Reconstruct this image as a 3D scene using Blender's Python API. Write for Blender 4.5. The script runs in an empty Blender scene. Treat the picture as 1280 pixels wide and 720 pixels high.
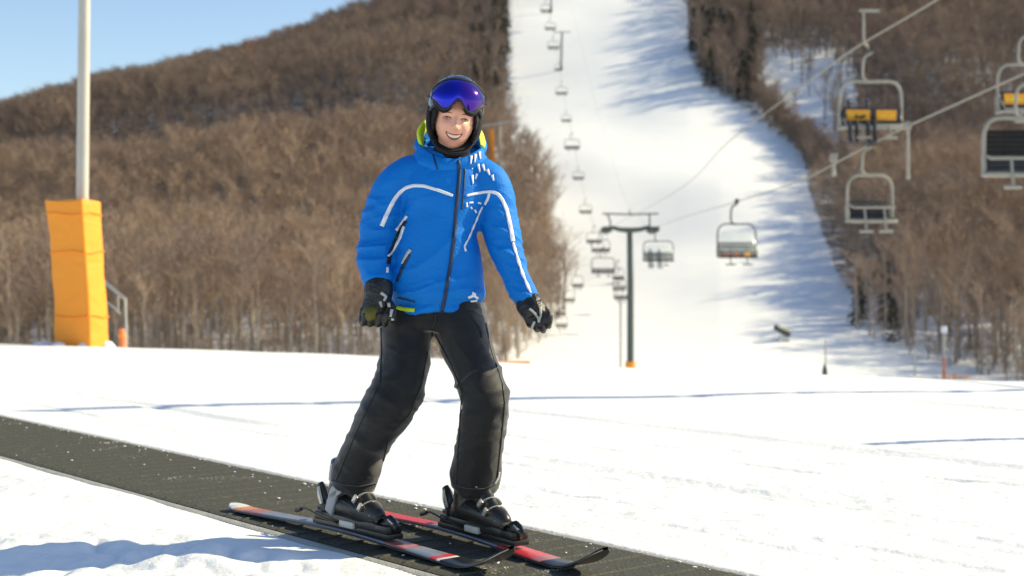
import bpy, bmesh, math, random
import numpy as np
from mathutils import Vector, Matrix, noise as mnoise
from mathutils.bvhtree import BVHTree

random.seed(7)
rng = np.random.default_rng(11)
sc = bpy.context.scene
COL = sc.collection
PI = math.pi
F = 1800.0      # focal length in pixels of a 1280 px wide picture
HZ = 339.0      # row of the horizon
CH = 0.93       # camera height


def W(px, py, d):
    return Vector(((px - 640) / F * d, d, CH + (HZ - py) / F * d))


def R(a):
    return math.radians(a)


# ------------------------------------------------------------------ materials
def srgb(h):
    c = [int(h[i:i + 2], 16) / 255 for i in (0, 2, 4)]
    return tuple(x / 12.92 if x <= .04045 else ((x + .055) / 1.055) ** 2.4 for x in c)


def mat(name, col, rough=.6, metal=0., var=.12, vscale=8., bump=0., bscale=60., spec=.5, coat=0., sheen=0.):
    m = bpy.data.materials.new(name)
    m.use_nodes = True
    nt = m.node_tree
    b = nt.nodes['Principled BSDF']
    b.inputs['Roughness'].default_value = rough
    b.inputs['Metallic'].default_value = metal
    b.inputs['Specular IOR Level'].default_value = spec
    b.inputs['Coat Weight'].default_value = coat
    b.inputs['Sheen Weight'].default_value = sheen
    tc = nt.nodes.new('ShaderNodeTexCoord')
    n = nt.nodes.new('ShaderNodeTexNoise')
    n.inputs['Scale'].default_value = vscale
    n.inputs['Detail'].default_value = 6
    nt.links.new(tc.outputs['Object'], n.inputs['Vector'])
    mx = nt.nodes.new('ShaderNodeMix')
    mx.data_type = 'RGBA'
    c = Vector(col[:3])
    mx.inputs[6].default_value = (*[max(0, x * (1 - var)) for x in c], 1)
    mx.inputs[7].default_value = (*[min(1, x * (1 + var)) for x in c], 1)
    nt.links.new(n.outputs['Fac'], mx.inputs[0])
    nt.links.new(mx.outputs[2], b.inputs['Base Color'])
    if bump > 0:
        n2 = nt.nodes.new('ShaderNodeTexNoise')
        n2.inputs['Scale'].default_value = bscale
        n2.inputs['Detail'].default_value = 5
        nt.links.new(tc.outputs['Object'], n2.inputs['Vector'])
        bp = nt.nodes.new('ShaderNodeBump')
        bp.inputs['Strength'].default_value = bump
        bp.inputs['Distance'].default_value = .01
        nt.links.new(n2.outputs['Fac'], bp.inputs['Height'])
        nt.links.new(bp.outputs['Normal'], b.inputs['Normal'])
    return m


M = {}
M['jacket'] = mat('blue_shell_fabric', (.0003, .175, .62), .62, var=.12, vscale=14, bump=.3, bscale=160, spec=.2)
M['navy'] = mat('navy_zip_tape', (.004, .022, .075), .5)
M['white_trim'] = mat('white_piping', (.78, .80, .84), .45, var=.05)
M['black_trim'] = mat('black_piping', (.01, .01, .012), .5)
M['lime'] = mat('lime_fabric', (.55, .72, .01), .6)
M['trousers'] = mat('charcoal_ski_trouser_fabric', (.0048, .0043, .0050), .6, var=.3, bump=.12, bscale=220, spec=.28, sheen=.35)
M['glove'] = mat('black_glove_leather', (.010, .010, .010), .42, var=.3, bump=.4, bscale=90)
M['olive'] = mat('olive_glove_palm', (.10, .088, .006), .6, var=.15)
M['grey_seam'] = mat('dark_grey_seam', (.04, .04, .042), .6)
M['grey_trim'] = mat('pale_grey_trim', (.45, .45, .42), .5)
M['helmet'] = mat('dark_gloss_helmet', (.008, .010, .022), .16, coat=.6, var=.1)
M['pad'] = mat('black_knit', (.006, .006, .007), .9, bump=.4, bscale=150)
M['skin'] = mat('skin', (.76, .385, .265), .42, var=.14, vscale=26, bump=.15, bscale=160)
M['skin'].node_tree.nodes['Principled BSDF'].inputs['Subsurface Weight'].default_value = .12
M['skin'].node_tree.nodes['Principled BSDF'].inputs['Subsurface Radius'].default_value = (.01, .004, .002)
M['lip'] = mat('lip', (.40, .12, .10), .4)
M['mouth'] = mat('mouth_inside', (.09, .014, .012), .6)
M['tooth'] = mat('tooth', (.74, .66, .54), .25, var=.08)
M['eyewhite'] = mat('eye_white', (.65, .6, .56), .2)
M['iris'] = mat('brown_iris', (.03, .015, .01), .15)
M['lash'] = mat('dark_lash', (.085, .03, .02), .7)
M['brow'] = mat('brown_brow', (.20, .10, .055), .9)
M['boot'] = mat('black_boot_plastic', (.022, .021, .019), .34, var=.25, bump=.15, bscale=40)
M['bootgrey'] = mat('grey_boot_plastic', (.30, .32, .35), .35, var=.15)
M['buckle'] = mat('worn_metal_buckle', (.52, .50, .46), .3, metal=.7)
M['bind'] = mat('black_binding_plastic', (.015, .015, .014), .35, var=.3)
M['bindw'] = mat('white_binding_plastic', (.62, .60, .54), .4)
M['ski_grey'] = mat('grey_blue_ski_topsheet', (.19, .215, .27), .3, var=.3, vscale=20)
M['ski_white'] = mat('white_ski_topsheet', (.72, .70, .66), .3, var=.1)
M['ski_red'] = mat('red_ski_topsheet', (.62, .045, .05), .3, var=.2, vscale=25)
M['ski_orange'] = mat('orange_ski_topsheet', (.62, .24, .08), .3, var=.2, vscale=25)
M['ski_pink'] = mat('faded_red_ski_topsheet', (.40, .14, .12), .3, var=.3, vscale=25)
M['ski_black'] = mat('black_ski_base', (.010, .010, .011), .3, var=.2)
M['ski_edge'] = mat('steel_ski_edge', (.35, .35, .35), .3, metal=.9)
M['steel'] = mat('galvanised_steel', (.42, .42, .39), .45, metal=.35, var=.2, vscale=3)
M['polemat'] = mat('weathered_pole', (.50, .47, .41), .5, metal=.1, var=.15, vscale=2)
M['lightsteel'] = mat('painted_light_grey_steel', (.29, .275, .24), .45, var=.25, vscale=4)
M['darkseat'] = mat('dark_seat_vinyl', (.035, .034, .035), .5, var=.3, vscale=4)
M['greyseat'] = mat('grey_seat_slats', (.075, .072, .070), .6, var=.25, vscale=5)
M['green'] = mat('dark_green_tower_paint', (.075, .095, .085), .5, var=.25, vscale=2)
M['orange'] = mat('orange_padding_fabric', (.95, .32, .010), .55, var=.07, vscale=3, bump=.35, bscale=6)
M['orangedark'] = mat('dark_orange_binding', (.45, .09, .01), .6)
M['orangeplate'] = mat('orange_plate', (.88, .36, .02), .5)
M['yellowplate'] = mat('yellow_plate', (.82, .62, .03), .5)
M['cable'] = mat('steel_cable', (.30, .28, .24), .5, metal=.3)
M['glass'] = mat('pale_bubble_glass', (.62, .70, .60), .2)
M['glass'].node_tree.nodes['Principled BSDF'].inputs['Alpha'].default_value = .14
M['brownpanel'] = mat('dark_brown_panel', (.09, .055, .04), .6)
M['darkframe'] = mat('dark_weathered_frame', (.045, .042, .036), .6)
M['gungreen'] = mat('green_machine_paint', (.045, .062, .055), .5)
M['rider_dark'] = mat('dark_rider_clothing', (.02, .022, .03), .7)
M['rider_red'] = mat('red_rider_clothing', (.45, .07, .03), .7)
M['netting'] = mat('orange_net', (.75, .22, .08), .7)


def wrinkle(m, sx, sz, dist, strength):
    nt = m.node_tree; b = nt.nodes['Principled BSDF']
    tc = nt.nodes.new('ShaderNodeTexCoord'); mp_ = nt.nodes.new('ShaderNodeMapping')
    mp_.inputs['Rotation'].default_value = (0, .25, 0)
    mp_.inputs['Scale'].default_value = (sx, sx, sz)
    nt.links.new(tc.outputs['Object'], mp_.inputs['Vector'])
    n = nt.nodes.new('ShaderNodeTexNoise'); n.inputs['Scale'].default_value = 1; n.inputs['Detail'].default_value = 1.5
    n.inputs['Roughness'].default_value = .55; n.inputs['Distortion'].default_value = .9
    nt.links.new(mp_.outputs[0], n.inputs['Vector'])
    s1 = nt.nodes.new('ShaderNodeMath'); s1.operation = 'SUBTRACT'; s1.inputs[1].default_value = .5
    s2 = nt.nodes.new('ShaderNodeMath'); s2.operation = 'ABSOLUTE'
    s3 = nt.nodes.new('ShaderNodeMath'); s3.operation = 'POWER'; s3.inputs[1].default_value = 1.0
    nt.links.new(n.outputs['Fac'], s1.inputs[0]); nt.links.new(s1.outputs[0], s2.inputs[0]); nt.links.new(s2.outputs[0], s3.inputs[0])
    bp = nt.nodes.new('ShaderNodeBump'); bp.invert = True; bp.inputs['Strength'].default_value = strength; bp.inputs['Distance'].default_value = dist
    nt.links.new(s3.outputs[0], bp.inputs['Height'])
    old = b.inputs['Normal'].links
    if old: nt.links.new(old[0].from_socket, bp.inputs['Normal'])
    nt.links.new(bp.outputs['Normal'], b.inputs['Normal'])


wrinkle(M['jacket'], 5, 12, .030, .30)
wrinkle(M['trousers'], 4.5, 10, .045, .32)
wrinkle(M['glove'], 30, 30, .008, .6)
wrinkle(M['orange'], 1.6, 3.0, .08, .4)


def forest_mat(name, c1, c2, c3):
    m = bpy.data.materials.new(name)
    m.use_nodes = True
    nt = m.node_tree
    b = nt.nodes['Principled BSDF']
    b.inputs['Roughness'].default_value = .85
    b.inputs['Specular IOR Level'].default_value = .15
    g = nt.nodes.new('ShaderNodeNewGeometry')
    n = nt.nodes.new('ShaderNodeTexNoise')
    n.inputs['Scale'].default_value = .035
    n.inputs['Detail'].default_value = 5
    n.inputs['Roughness'].default_value = .65
    nt.links.new(g.outputs['Position'], n.inputs['Vector'])
    r = nt.nodes.new('ShaderNodeValToRGB')
    r.color_ramp.elements[0].position = .36
    r.color_ramp.elements[0].color = (*c1, 1)
    r.color_ramp.elements[1].position = .66
    r.color_ramp.elements[1].color = (*c3, 1)
    e = r.color_ramp.elements.new(.5)
    e.color = (*c2, 1)
    sp = nt.nodes.new('ShaderNodeSeparateXYZ'); nt.links.new(g.outputs['Position'], sp.inputs[0])
    mr = nt.nodes.new('ShaderNodeMapRange'); mr.inputs[1].default_value = 205; mr.inputs[2].default_value = 262
    mr.inputs[3].default_value = .13; mr.inputs[4].default_value = -.05
    nt.links.new(sp.outputs[1], mr.inputs[0])
    ad = nt.nodes.new('ShaderNodeMath'); ad.operation = 'ADD'
    nt.links.new(n.outputs['Fac'], ad.inputs[0]); nt.links.new(mr.outputs[0], ad.inputs[1])
    nt.links.new(ad.outputs[0], r.inputs[0])
    nt.links.new(r.outputs[0], b.inputs['Base Color'])
    return m


M['twig'] = forest_mat('bare_twigs', (.20, .150, .126), (.28, .205, .158), (.41, .295, .21))
M['trunk'] = forest_mat('grey_bark', (.20, .165, .135), (.30, .25, .20), (.42, .36, .29))
M['rust'] = forest_mat('rusty_leaves', (.30, .13, .06), (.34, .15, .07), (.38, .17, .08))
M['needle'] = forest_mat('dark_needles', (.032, .038, .028), (.042, .046, .032), (.055, .055, .038))


# ------------------------------------------------------------------ mesh helpers
class MB:
    def __init__(s):
        s.v = []; s.f = []; s.m = []

    def add(s, vs, fs, mi=0):
        o = len(s.v)
        s.v += [tuple(v) for v in vs]
        s.f += [tuple(i + o for i in f) for f in fs]
        s.m += [mi] * len(fs)
        return s

    def box(s, c, size, rot=None, mi=0, bev=0.0):
        bm = bmesh.new()
        bmesh.ops.create_cube(bm, size=1)
        for v in bm.verts:
            v.co = Vector((v.co.x * size[0], v.co.y * size[1], v.co.z * size[2]))
        if bev > 0:
            bmesh.ops.bevel(bm, geom=list(bm.edges), offset=bev, segments=2, affect='EDGES', profile=.6)
        bm.verts.index_update()
        vs = [((rot @ v.co) if rot is not None else v.co) + Vector(c) for v in bm.verts]
        fs = [[v.index for v in f.verts] for f in bm.faces]
        bm.free()
        return s.add(vs, fs, mi)

    def tube(s, pts, rad, seg=10, mi=0, cap=True, closed=False, smooth_n=0, flat=None):
        pts = [Vector(p) for p in pts]
        n = len(pts)
        if not isinstance(rad, list):
            rad = [rad] * n
        rad = list(rad)
        if smooth_n:
            pts, rad = catmull(pts, rad, smooth_n)
            n = len(pts)
        vs = []; fs = []
        up = None
        for i, p in enumerate(pts):
            if closed:
                t = (pts[(i + 1) % n] - pts[i - 1])
            else:
                t = pts[min(i + 1, n - 1)] - pts[max(i - 1, 0)]
            t = t.normalized() if t.length > 1e-9 else Vector((0, 0, 1))
            if up is None:
                a = Vector((0, 1, 0)) if abs(t.y) < .9 else Vector((1, 0, 0))
                up = (a - t * a.dot(t)).normalized()
            else:
                up = (up - t * up.dot(t))
                up = up.normalized() if up.length > 1e-6 else Vector((1, 0, 0))
            sd = t.cross(up)
            rr = rad[i]
            ra, rb = (rr if hasattr(rr, '__len__') else (rr, rr))
            for k in range(seg):
                a = 2 * PI * k / seg
                vs.append(p + sd * (ra * math.cos(a)) + up * (rb * math.sin(a)))
        m = n if closed else n - 1
        for i in range(m):
            j = (i + 1) % n
            for k in range(seg):
                k2 = (k + 1) % seg
                fs.append((i * seg + k, i * seg + k2, j * seg + k2, j * seg + k))
        if cap and not closed:
            fs.append(tuple(range(seg))[::-1])
            fs.append(tuple((n - 1) * seg + k for k in range(seg)))
        return s.add(vs, fs, mi)

    def ball(s, c, r, mi=0, nu=16, nv=10, rot=None):
        if not hasattr(r, '__len__'):
            r = (r, r, r)
        vs = []; fs = []
        for j in range(nv + 1):
            th = PI * j / nv
            for i in range(nu):
                ph = 2 * PI * i / nu
                v = Vector((r[0] * math.sin(th) * math.cos(ph), r[1] * math.sin(th) * math.sin(ph), r[2] * math.cos(th)))
                if rot is not None:
                    v = rot @ v
                vs.append(v + Vector(c))
        for j in range(nv):
            for i in range(nu):
                i2 = (i + 1) % nu
                fs.append((j * nu + i, (j + 1) * nu + i, (j + 1) * nu + i2, j * nu + i2))
        return s.add(vs, fs, mi)

    def mesh(s, name):
        me = bpy.data.meshes.new(name)
        me.from_pydata(s.v, [], s.f)
        me.polygons.foreach_set('material_index', s.m)
        me.update()
        bm = bmesh.new(); bm.from_mesh(me)
        bmesh.ops.remove_doubles(bm, verts=bm.verts, dist=1e-6)
        bmesh.ops.recalc_face_normals(bm, faces=bm.faces)
        bm.to_mesh(me); bm.free()
        return me

    def build(s, name, mats, parent=None, smooth=True):
        me = s.mesh(name)
        return link(name, me, mats, parent, smooth)


def link(name, me, mats, parent=None, smooth=True):
    if not isinstance(mats, (list, tuple)):
        mats = [mats]
    for m in mats:
        me.materials.append(m)
    if smooth:
        me.polygons.foreach_set('use_smooth', [True] * len(me.polygons))
        try:
            me.set_sharp_from_angle(angle=R(40))
        except Exception:
            pass
    o = bpy.data.objects.new(name, me)
    COL.objects.link(o)
    if parent:
        o.parent = parent
        o.matrix_parent_inverse = parent.matrix_basis.inverted()
    return o


def catmull(pts, rad, n):
    P = [Vector(p) for p in pts]
    out = []; ro = []
    for i in range(len(P) - 1):
        p0 = P[max(i - 1, 0)]; p1 = P[i]; p2 = P[i + 1]; p3 = P[min(i + 2, len(P) - 1)]
        def rv(q):
            return np.array(q, float) if hasattr(q, '__len__') else np.array([q, q], float)
        r0, r1, r2, r3 = (rv(rad[max(i - 1, 0)]), rv(rad[i]), rv(rad[i + 1]), rv(rad[min(i + 2, len(P) - 1)]))
        for k in range(n):
            t = k / n
            c = lambda a, b, c_, d: .5 * ((2 * b) + (-a + c_) * t + (2 * a - 5 * b + 4 * c_ - d) * t * t + (-a + 3 * b - 3 * c_ + d) * t ** 3)
            out.append(Vector([c(p0[q], p1[q], p2[q], p3[q]) for q in range(3)]))
            ro.append(tuple(np.maximum(c(r0, r1, r2, r3), 1e-4)))
    out.append(P[-1]); ro.append(tuple(rv(rad[-1])))
    return out, ro


def empty(name, loc=(0, 0, 0), rz=0.):
    o = bpy.data.objects.new(name, None)
    o.location = loc
    o.rotation_euler = (0, 0, rz)
    o.empty_display_size = .2
    COL.objects.link(o)
    return o


def tag(o, label=None, cat=None, group=None, kind=None):
    if label: o['label'] = label
    if cat: o['category'] = cat
    if group: o['group'] = group
    if kind: o['kind'] = kind
    return o


def kids_of(o):
    return [c for c in bpy.data.objects if c.parent == o]


def copy_tree(o, parent=None):
    kids = list(o.children)
    c = o.copy()
    COL.objects.link(c)
    if parent: c.parent = parent
    for k in kids:
        copy_tree(k, c)
    return c


# local-frame parts: parent at origin when built, moved afterwards (matrix_parent_inverse is identity)

# ------------------------------------------------------------------ numpy noise
_perm = rng.random((64, 64, 64)).astype(np.float32)


def vnoise(x, y, z=0.):
    x = np.asarray(x, float); y = np.asarray(y, float); z = np.asarray(z, float) + np.zeros_like(x)
    xi = np.floor(x).astype(int); yi = np.floor(y).astype(int); zi = np.floor(z).astype(int)
    fx = x - xi; fy = y - yi; fz = z - zi
    fx = fx * fx * (3 - 2 * fx); fy = fy * fy * (3 - 2 * fy); fz = fz * fz * (3 - 2 * fz)
    def g(a, b, c): return _perm[(xi + a) % 64, (yi + b) % 64, (zi + c) % 64]
    r = 0
    for a in (0, 1):
        for b in (0, 1):
            for c in (0, 1):
                r = r + g(a, b, c) * (fx if a else 1 - fx) * (fy if b else 1 - fy) * (fz if c else 1 - fz)
    return r * 2 - 1


# ------------------------------------------------------------------ terrain
gd = np.array([0, 110, 130, 160, 190, 220, 275, 330, 400, 440, 520, 4000], float)
gv = np.array([0, 0, .008, .045, .115, .205, .40, .63, .90, .98, 1.0, 1.0], float)
hp = np.array([-400, 0, 130, 300, 450, 640, 860, 1280, 1700], float)
hv = np.array([30, 43, 54, 63.5, 76, 91, 95, 98, 98], float)
zp = np.array([-400, 0, 640, 900, 1280, 1700], float)
zv = np.array([-9, -9, -8, -8.2, -10.5, -10.5], float)
mp = np.array([-400, 0, 300, 500, 640, 900, 1240, 1700], float)
mv = np.array([89, 91, 100, 109, 115, 125, 139, 141], float) / F
RX = np.array([-200, 30, 410, 640, 700, 860, 1000, 1160, 1280, 1500], float)
RY = np.array([520, 513, 505, 500, 497, 489, 486, 484.5, 484, 484], float)
BD = Vector((-.636, .771, 0))       # belt direction, away from camera
BN = Vector((.771, .636, 0))        # across, towards far right
BP = Vector((0, 4.70, 0))           # belt centre where it crosses x=0
BHW = .355


def smax(a, b, k):
    h = np.clip(.5 + .5 * (a - b) / k, 0, 1)
    return b * (1 - h) + a * h + k * h * (1 - h)


def terrain(X, Y, detail=True):
    X = np.asarray(X, float); Y = np.asarray(Y, float)
    r = np.hypot(X, Y)
    az = np.arctan2(X, Y)
    azc = np.clip(az, -R(60), R(60))
    px = 640 + F * np.tan(azc)
    d = r * np.cos(azc)
    m = np.interp(px, mp, mv)
    d0 = CH / m - 2
    u = np.maximum(d - d0, 0)
    zn = -(m / 8) * u ** 2
    back = np.clip((np.abs(az) - R(60)) / R(40), 0, 1)
    g = np.interp(d, gd, gv)
    g = np.interp(d - 8, gd, gv) * .25 + g * .5 + np.interp(d + 8, gd, gv) * .25
    zb = np.interp(px, zp, zv)
    H = np.interp(px, hp, hv)
    zf = zb + (H - zb) * g * (1 - back)
    if detail:
        zf = zf + (vnoise(X * .02 + 5, Y * .02) * 2.2 + vnoise(X * .06, Y * .06 + 9) * .8) * np.clip((d - 110) / 90, 0, 1)
        # shoulders that give the wooded hill its bands
        lw = np.clip((600 - px) / 120, 0, 1) + .7 * np.clip((px - 1080) / 100, 0, 1)
        dd = d + (px - 300) * .04
        zf = zf + lw * (6.5 * np.exp(-((dd - 222) / 20) ** 2) + 6 * np.exp(-((dd - 312) / 24) ** 2)) * (1 - back)
    z = smax(zn, zf, .8)
    z = np.where(d < 25, zn, z)
    if detail:
        near = np.clip((60 - d) / 30, 0, 1)
        z = z + near * (vnoise(X * .35, Y * .35) * .010 * np.clip((d - 5) / 5, 0, 1) + vnoise(X * .9 + 3, Y * 1.3) * .010)
        fg = np.clip((9 - d) / 3, 0, 1)
        n1 = vnoise(X * 3.1 + 7, Y * 3.6 + 1)
        n2 = vnoise(X * 8.3, Y * 9.1 + 3)
        n3 = vnoise(X * 21, Y * 23)
        side = ((X - BP.x) * BN.x + (Y - BP.y) * BN.y)
        lump = np.where(side < -.35, np.clip(.75 + 1.1 * vnoise(X * .9 + 2, Y * 1.1 + 8), .15, 1.5), .35)
        z = z + fg * lump * (n1 * .030 + np.abs(n2) * .022 + n3 * .006) * np.clip((np.abs(side) - .36) / .25, 0, 1)
        # groomer tracks running along the belt
        along = (X * BD.x + Y * BD.y)
        tr = np.maximum(0, vnoise(side * 5.0 + 40, along * .22) - .38) * np.clip((side - .4) * 3, 0, 1) * np.clip((14 - d) / 4, 0, 1)
        z = z - tr * .028
        tr2 = np.maximum(0, vnoise(X * 1.3 + 11, Y * 6.5 + 2) - .62) * np.clip((18 - d) / 5, 0, 1) * np.clip((d - 5.5), 0, 1)
        z = z - tr2 * .035
        tr3 = np.maximum(0, vnoise(side * 13 + 5, along * 1.1 + 3) - .50) * np.clip((side - .45) * 4, 0, 1) * np.clip((13 - d) / 4, 0, 1)
        z = z - tr3 * .020
        # bed of the conveyor, with a low snow lip on both sides
        inb = np.clip((BHW + .05 - np.abs(side)) / .05, 0, 1)
        lim = np.clip((18 - along) / 1.0, 0, 1)
        lip = np.exp(-((np.abs(side) - BHW - .07) / .05) ** 2) * (.003 + .006 * vnoise(along * 4, side * 9)) * (side < 0)
        nb = np.clip((np.abs(side) - BHW) / .5, 0, 1)
        z = np.where((lim > 0), z * (nb + (1 - nb) * .15) - .004 * (1 - nb), z)
        z = z + lip * lim
        z = np.where(lim > 0, z * (1 - inb * lim) + (-.05) * inb * lim, z)
    return z


def gz(x, y):
    return float(terrain(np.array([x]), np.array([y]), False)[0])


def near_z(x, y):
    return float(terrain(np.array([x]), np.array([y]), True)[0])


PISTE = [(640, -300), (640, -60), (632, 70), (630, 150), (652, 210), (684, 290), (702, 350), (706, 385), (690, 425), (652, 452), (640, 560),
         (1300, 560), (1262, 486), (1245, 478), (1200, 466), (1135, 442), (1060, 412), (1083, 390), (1048, 345), (1032, 300), (1012, 240), (1003, 190),
         (965, 160), (930, 135), (878, 104), (860, 60), (860, -60), (865, -300)]


def in_poly(px, py, poly):
    inside = np.zeros(px.shape, bool)
    n = len(poly)
    for i in range(n):
        x1, y1 = poly[i]; x2, y2 = poly[i - 1]
        c = ((y1 > py) != (y2 > py)) & (px < (x2 - x1) * (py - y1) / (y2 - y1 + 1e-9) + x1)
        inside ^= c
    return inside


def build_terrain():
    az_f = np.radians(np.concatenate([np.arange(-180, -24, 3), np.linspace(-24, 24, 640), np.arange(27, 180, 3)]))
    rs = [.25]
    while rs[-1] < 3500:
        r = rs[-1]
        if r > 7.6 and r < 13: s = r * .004
        elif 3.6 < r < 7.6: s = .018
        elif r < 3.6: s = max(.02, r * .03)
        elif r < 30: s = r * .008
        elif r < 450: s = r * .012
        else: s = r * .06
        rs.append(r + s)
    rs = np.array(rs)
    A, Rr = np.meshgrid(az_f, rs)
    # keep constant-depth rows in front so rings follow the picture rows
    q = np.where(np.abs(A) < R(30), 1 / np.cos(np.clip(A, -R(30), R(30))), 1 / math.cos(R(30)))
    X = Rr * q * np.sin(A); Y = Rr * q * np.cos(A)
    Z = terrain(X, Y)
    nr, na = X.shape
    co = np.stack([X.ravel(), Y.ravel(), Z.ravel()], 1)
    co = np.vstack([co, [[0, 0, float(Z[0].mean())]]])
    i, j = np.meshgrid(np.arange(nr - 1), np.arange(na), indexing='ij')
    j2 = (j + 1) % na
    quads = np.stack([i * na + j, i * na + j2, (i + 1) * na + j2, (i + 1) * na + j], -1).reshape(-1, 4)
    me = bpy.data.meshes.new('snow_ground')
    tri = np.array([[nr * na, (k + 1) % na, k] for k in range(na)])
    nl = quads.size + tri.size
    me.vertices.add(len(co)); me.vertices.foreach_set('co', co.ravel())
    me.loops.add(nl); me.loops.foreach_set('vertex_index', np.concatenate([quads.ravel(), tri.ravel()]).astype(np.int32))
    npoly = len(quads) + len(tri)
    me.polygons.add(npoly)
    me.polygons.foreach_set('loop_start', np.concatenate([np.arange(len(quads)) * 4, len(quads) * 4 + np.arange(len(tri)) * 3]).astype(np.int32))
    me.polygons.foreach_set('use_smooth', np.ones(npoly, bool))
    me.update(calc_edges=True)
    # forest floor mask: leaf litter and brush under the trees
    d = co[:, 1]
    with np.errstate(all='ignore'):
        px = 640 + F * co[:, 0] / np.maximum(d, 1); py = HZ - (co[:, 2] - CH) * F / np.maximum(d, 1)
    fm = ((d > 165) & ~in_poly(px, py, PISTE)).astype(np.float32)
    glade = in_poly(px, py, [(945, 60), (1065, 60), (1075, 185), (1000, 178), (940, 135)])
    fm[glade] = 0
    at = me.attributes.new('litter', 'FLOAT', 'POINT')
    at.data.foreach_set('value', fm)
    return me


snow = bpy.data.materials.new('snow')
snow.use_nodes = True
nt = snow.node_tree
b = nt.nodes['Principled BSDF']
b.inputs['Roughness'].default_value = .65
b.inputs['Specular IOR Level'].default_value = .25
geo = nt.nodes.new('ShaderNodeNewGeometry')
n1 = nt.nodes.new('ShaderNodeTexNoise'); n1.inputs['Scale'].default_value = 30; n1.inputs['Detail'].default_value = 9
n2 = nt.nodes.new('ShaderNodeTexNoise'); n2.inputs['Scale'].default_value = .25; n2.inputs['Detail'].default_value = 6
nt.links.new(geo.outputs['Position'], n1.inputs['Vector'])
nt.links.new(geo.outputs['Position'], n2.inputs['Vector'])
mixc = nt.nodes.new('ShaderNodeMix'); mixc.data_type = 'RGBA'
mixc.inputs[6].default_value = (.80, .81, .83, 1); mixc.inputs[7].default_value = (.90, .895, .88, 1)
nt.links.new(n2.outputs['Fac'], mixc.inputs[0])
att = nt.nodes.new('ShaderNodeAttribute'); att.attribute_name = 'litter'
n3 = nt.nodes.new('ShaderNodeTexNoise'); n3.inputs['Scale'].default_value = .5; n3.inputs['Detail'].default_value = 6
nt.links.new(geo.outputs['Position'], n3.inputs['Vector'])
rmp = nt.nodes.new('ShaderNodeValToRGB'); rmp.color_ramp.elements[0].position = .40; rmp.color_ramp.elements[1].position = .60
rmp.color_ramp.elements[0].color = (.35, .35, .35, 1)
nt.links.new(n3.outputs['Fac'], rmp.inputs[0])
mul = nt.nodes.new('ShaderNodeMath'); mul.operation = 'MULTIPLY'
nt.links.new(att.outputs['Fac'], mul.inputs[0]); nt.links.new(rmp.outputs[0], mul.inputs[1])
mix2 = nt.nodes.new('ShaderNodeMix'); mix2.data_type = 'RGBA'
mix2.inputs[7].default_value = (.17, .125, .09, 1)
nt.links.new(mul.outputs[0], mix2.inputs[0]); nt.links.new(mixc.outputs[2], mix2.inputs[6])
nt.links.new(mix2.outputs[2], b.inputs['Base Color'])
bp = nt.nodes.new('ShaderNodeBump'); bp.inputs['Strength'].default_value = .55; bp.inputs['Distance'].default_value = .012
nt.links.new(n1.outputs['Fac'], bp.inputs['Height']); nt.links.new(bp.outputs['Normal'], b.inputs['Normal'])
M['snow'] = snow

g = link('snow_ground', build_terrain(), snow, smooth=False)
tag(g, 'white groomed snow field and ski slope', kind='structure')

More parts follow.
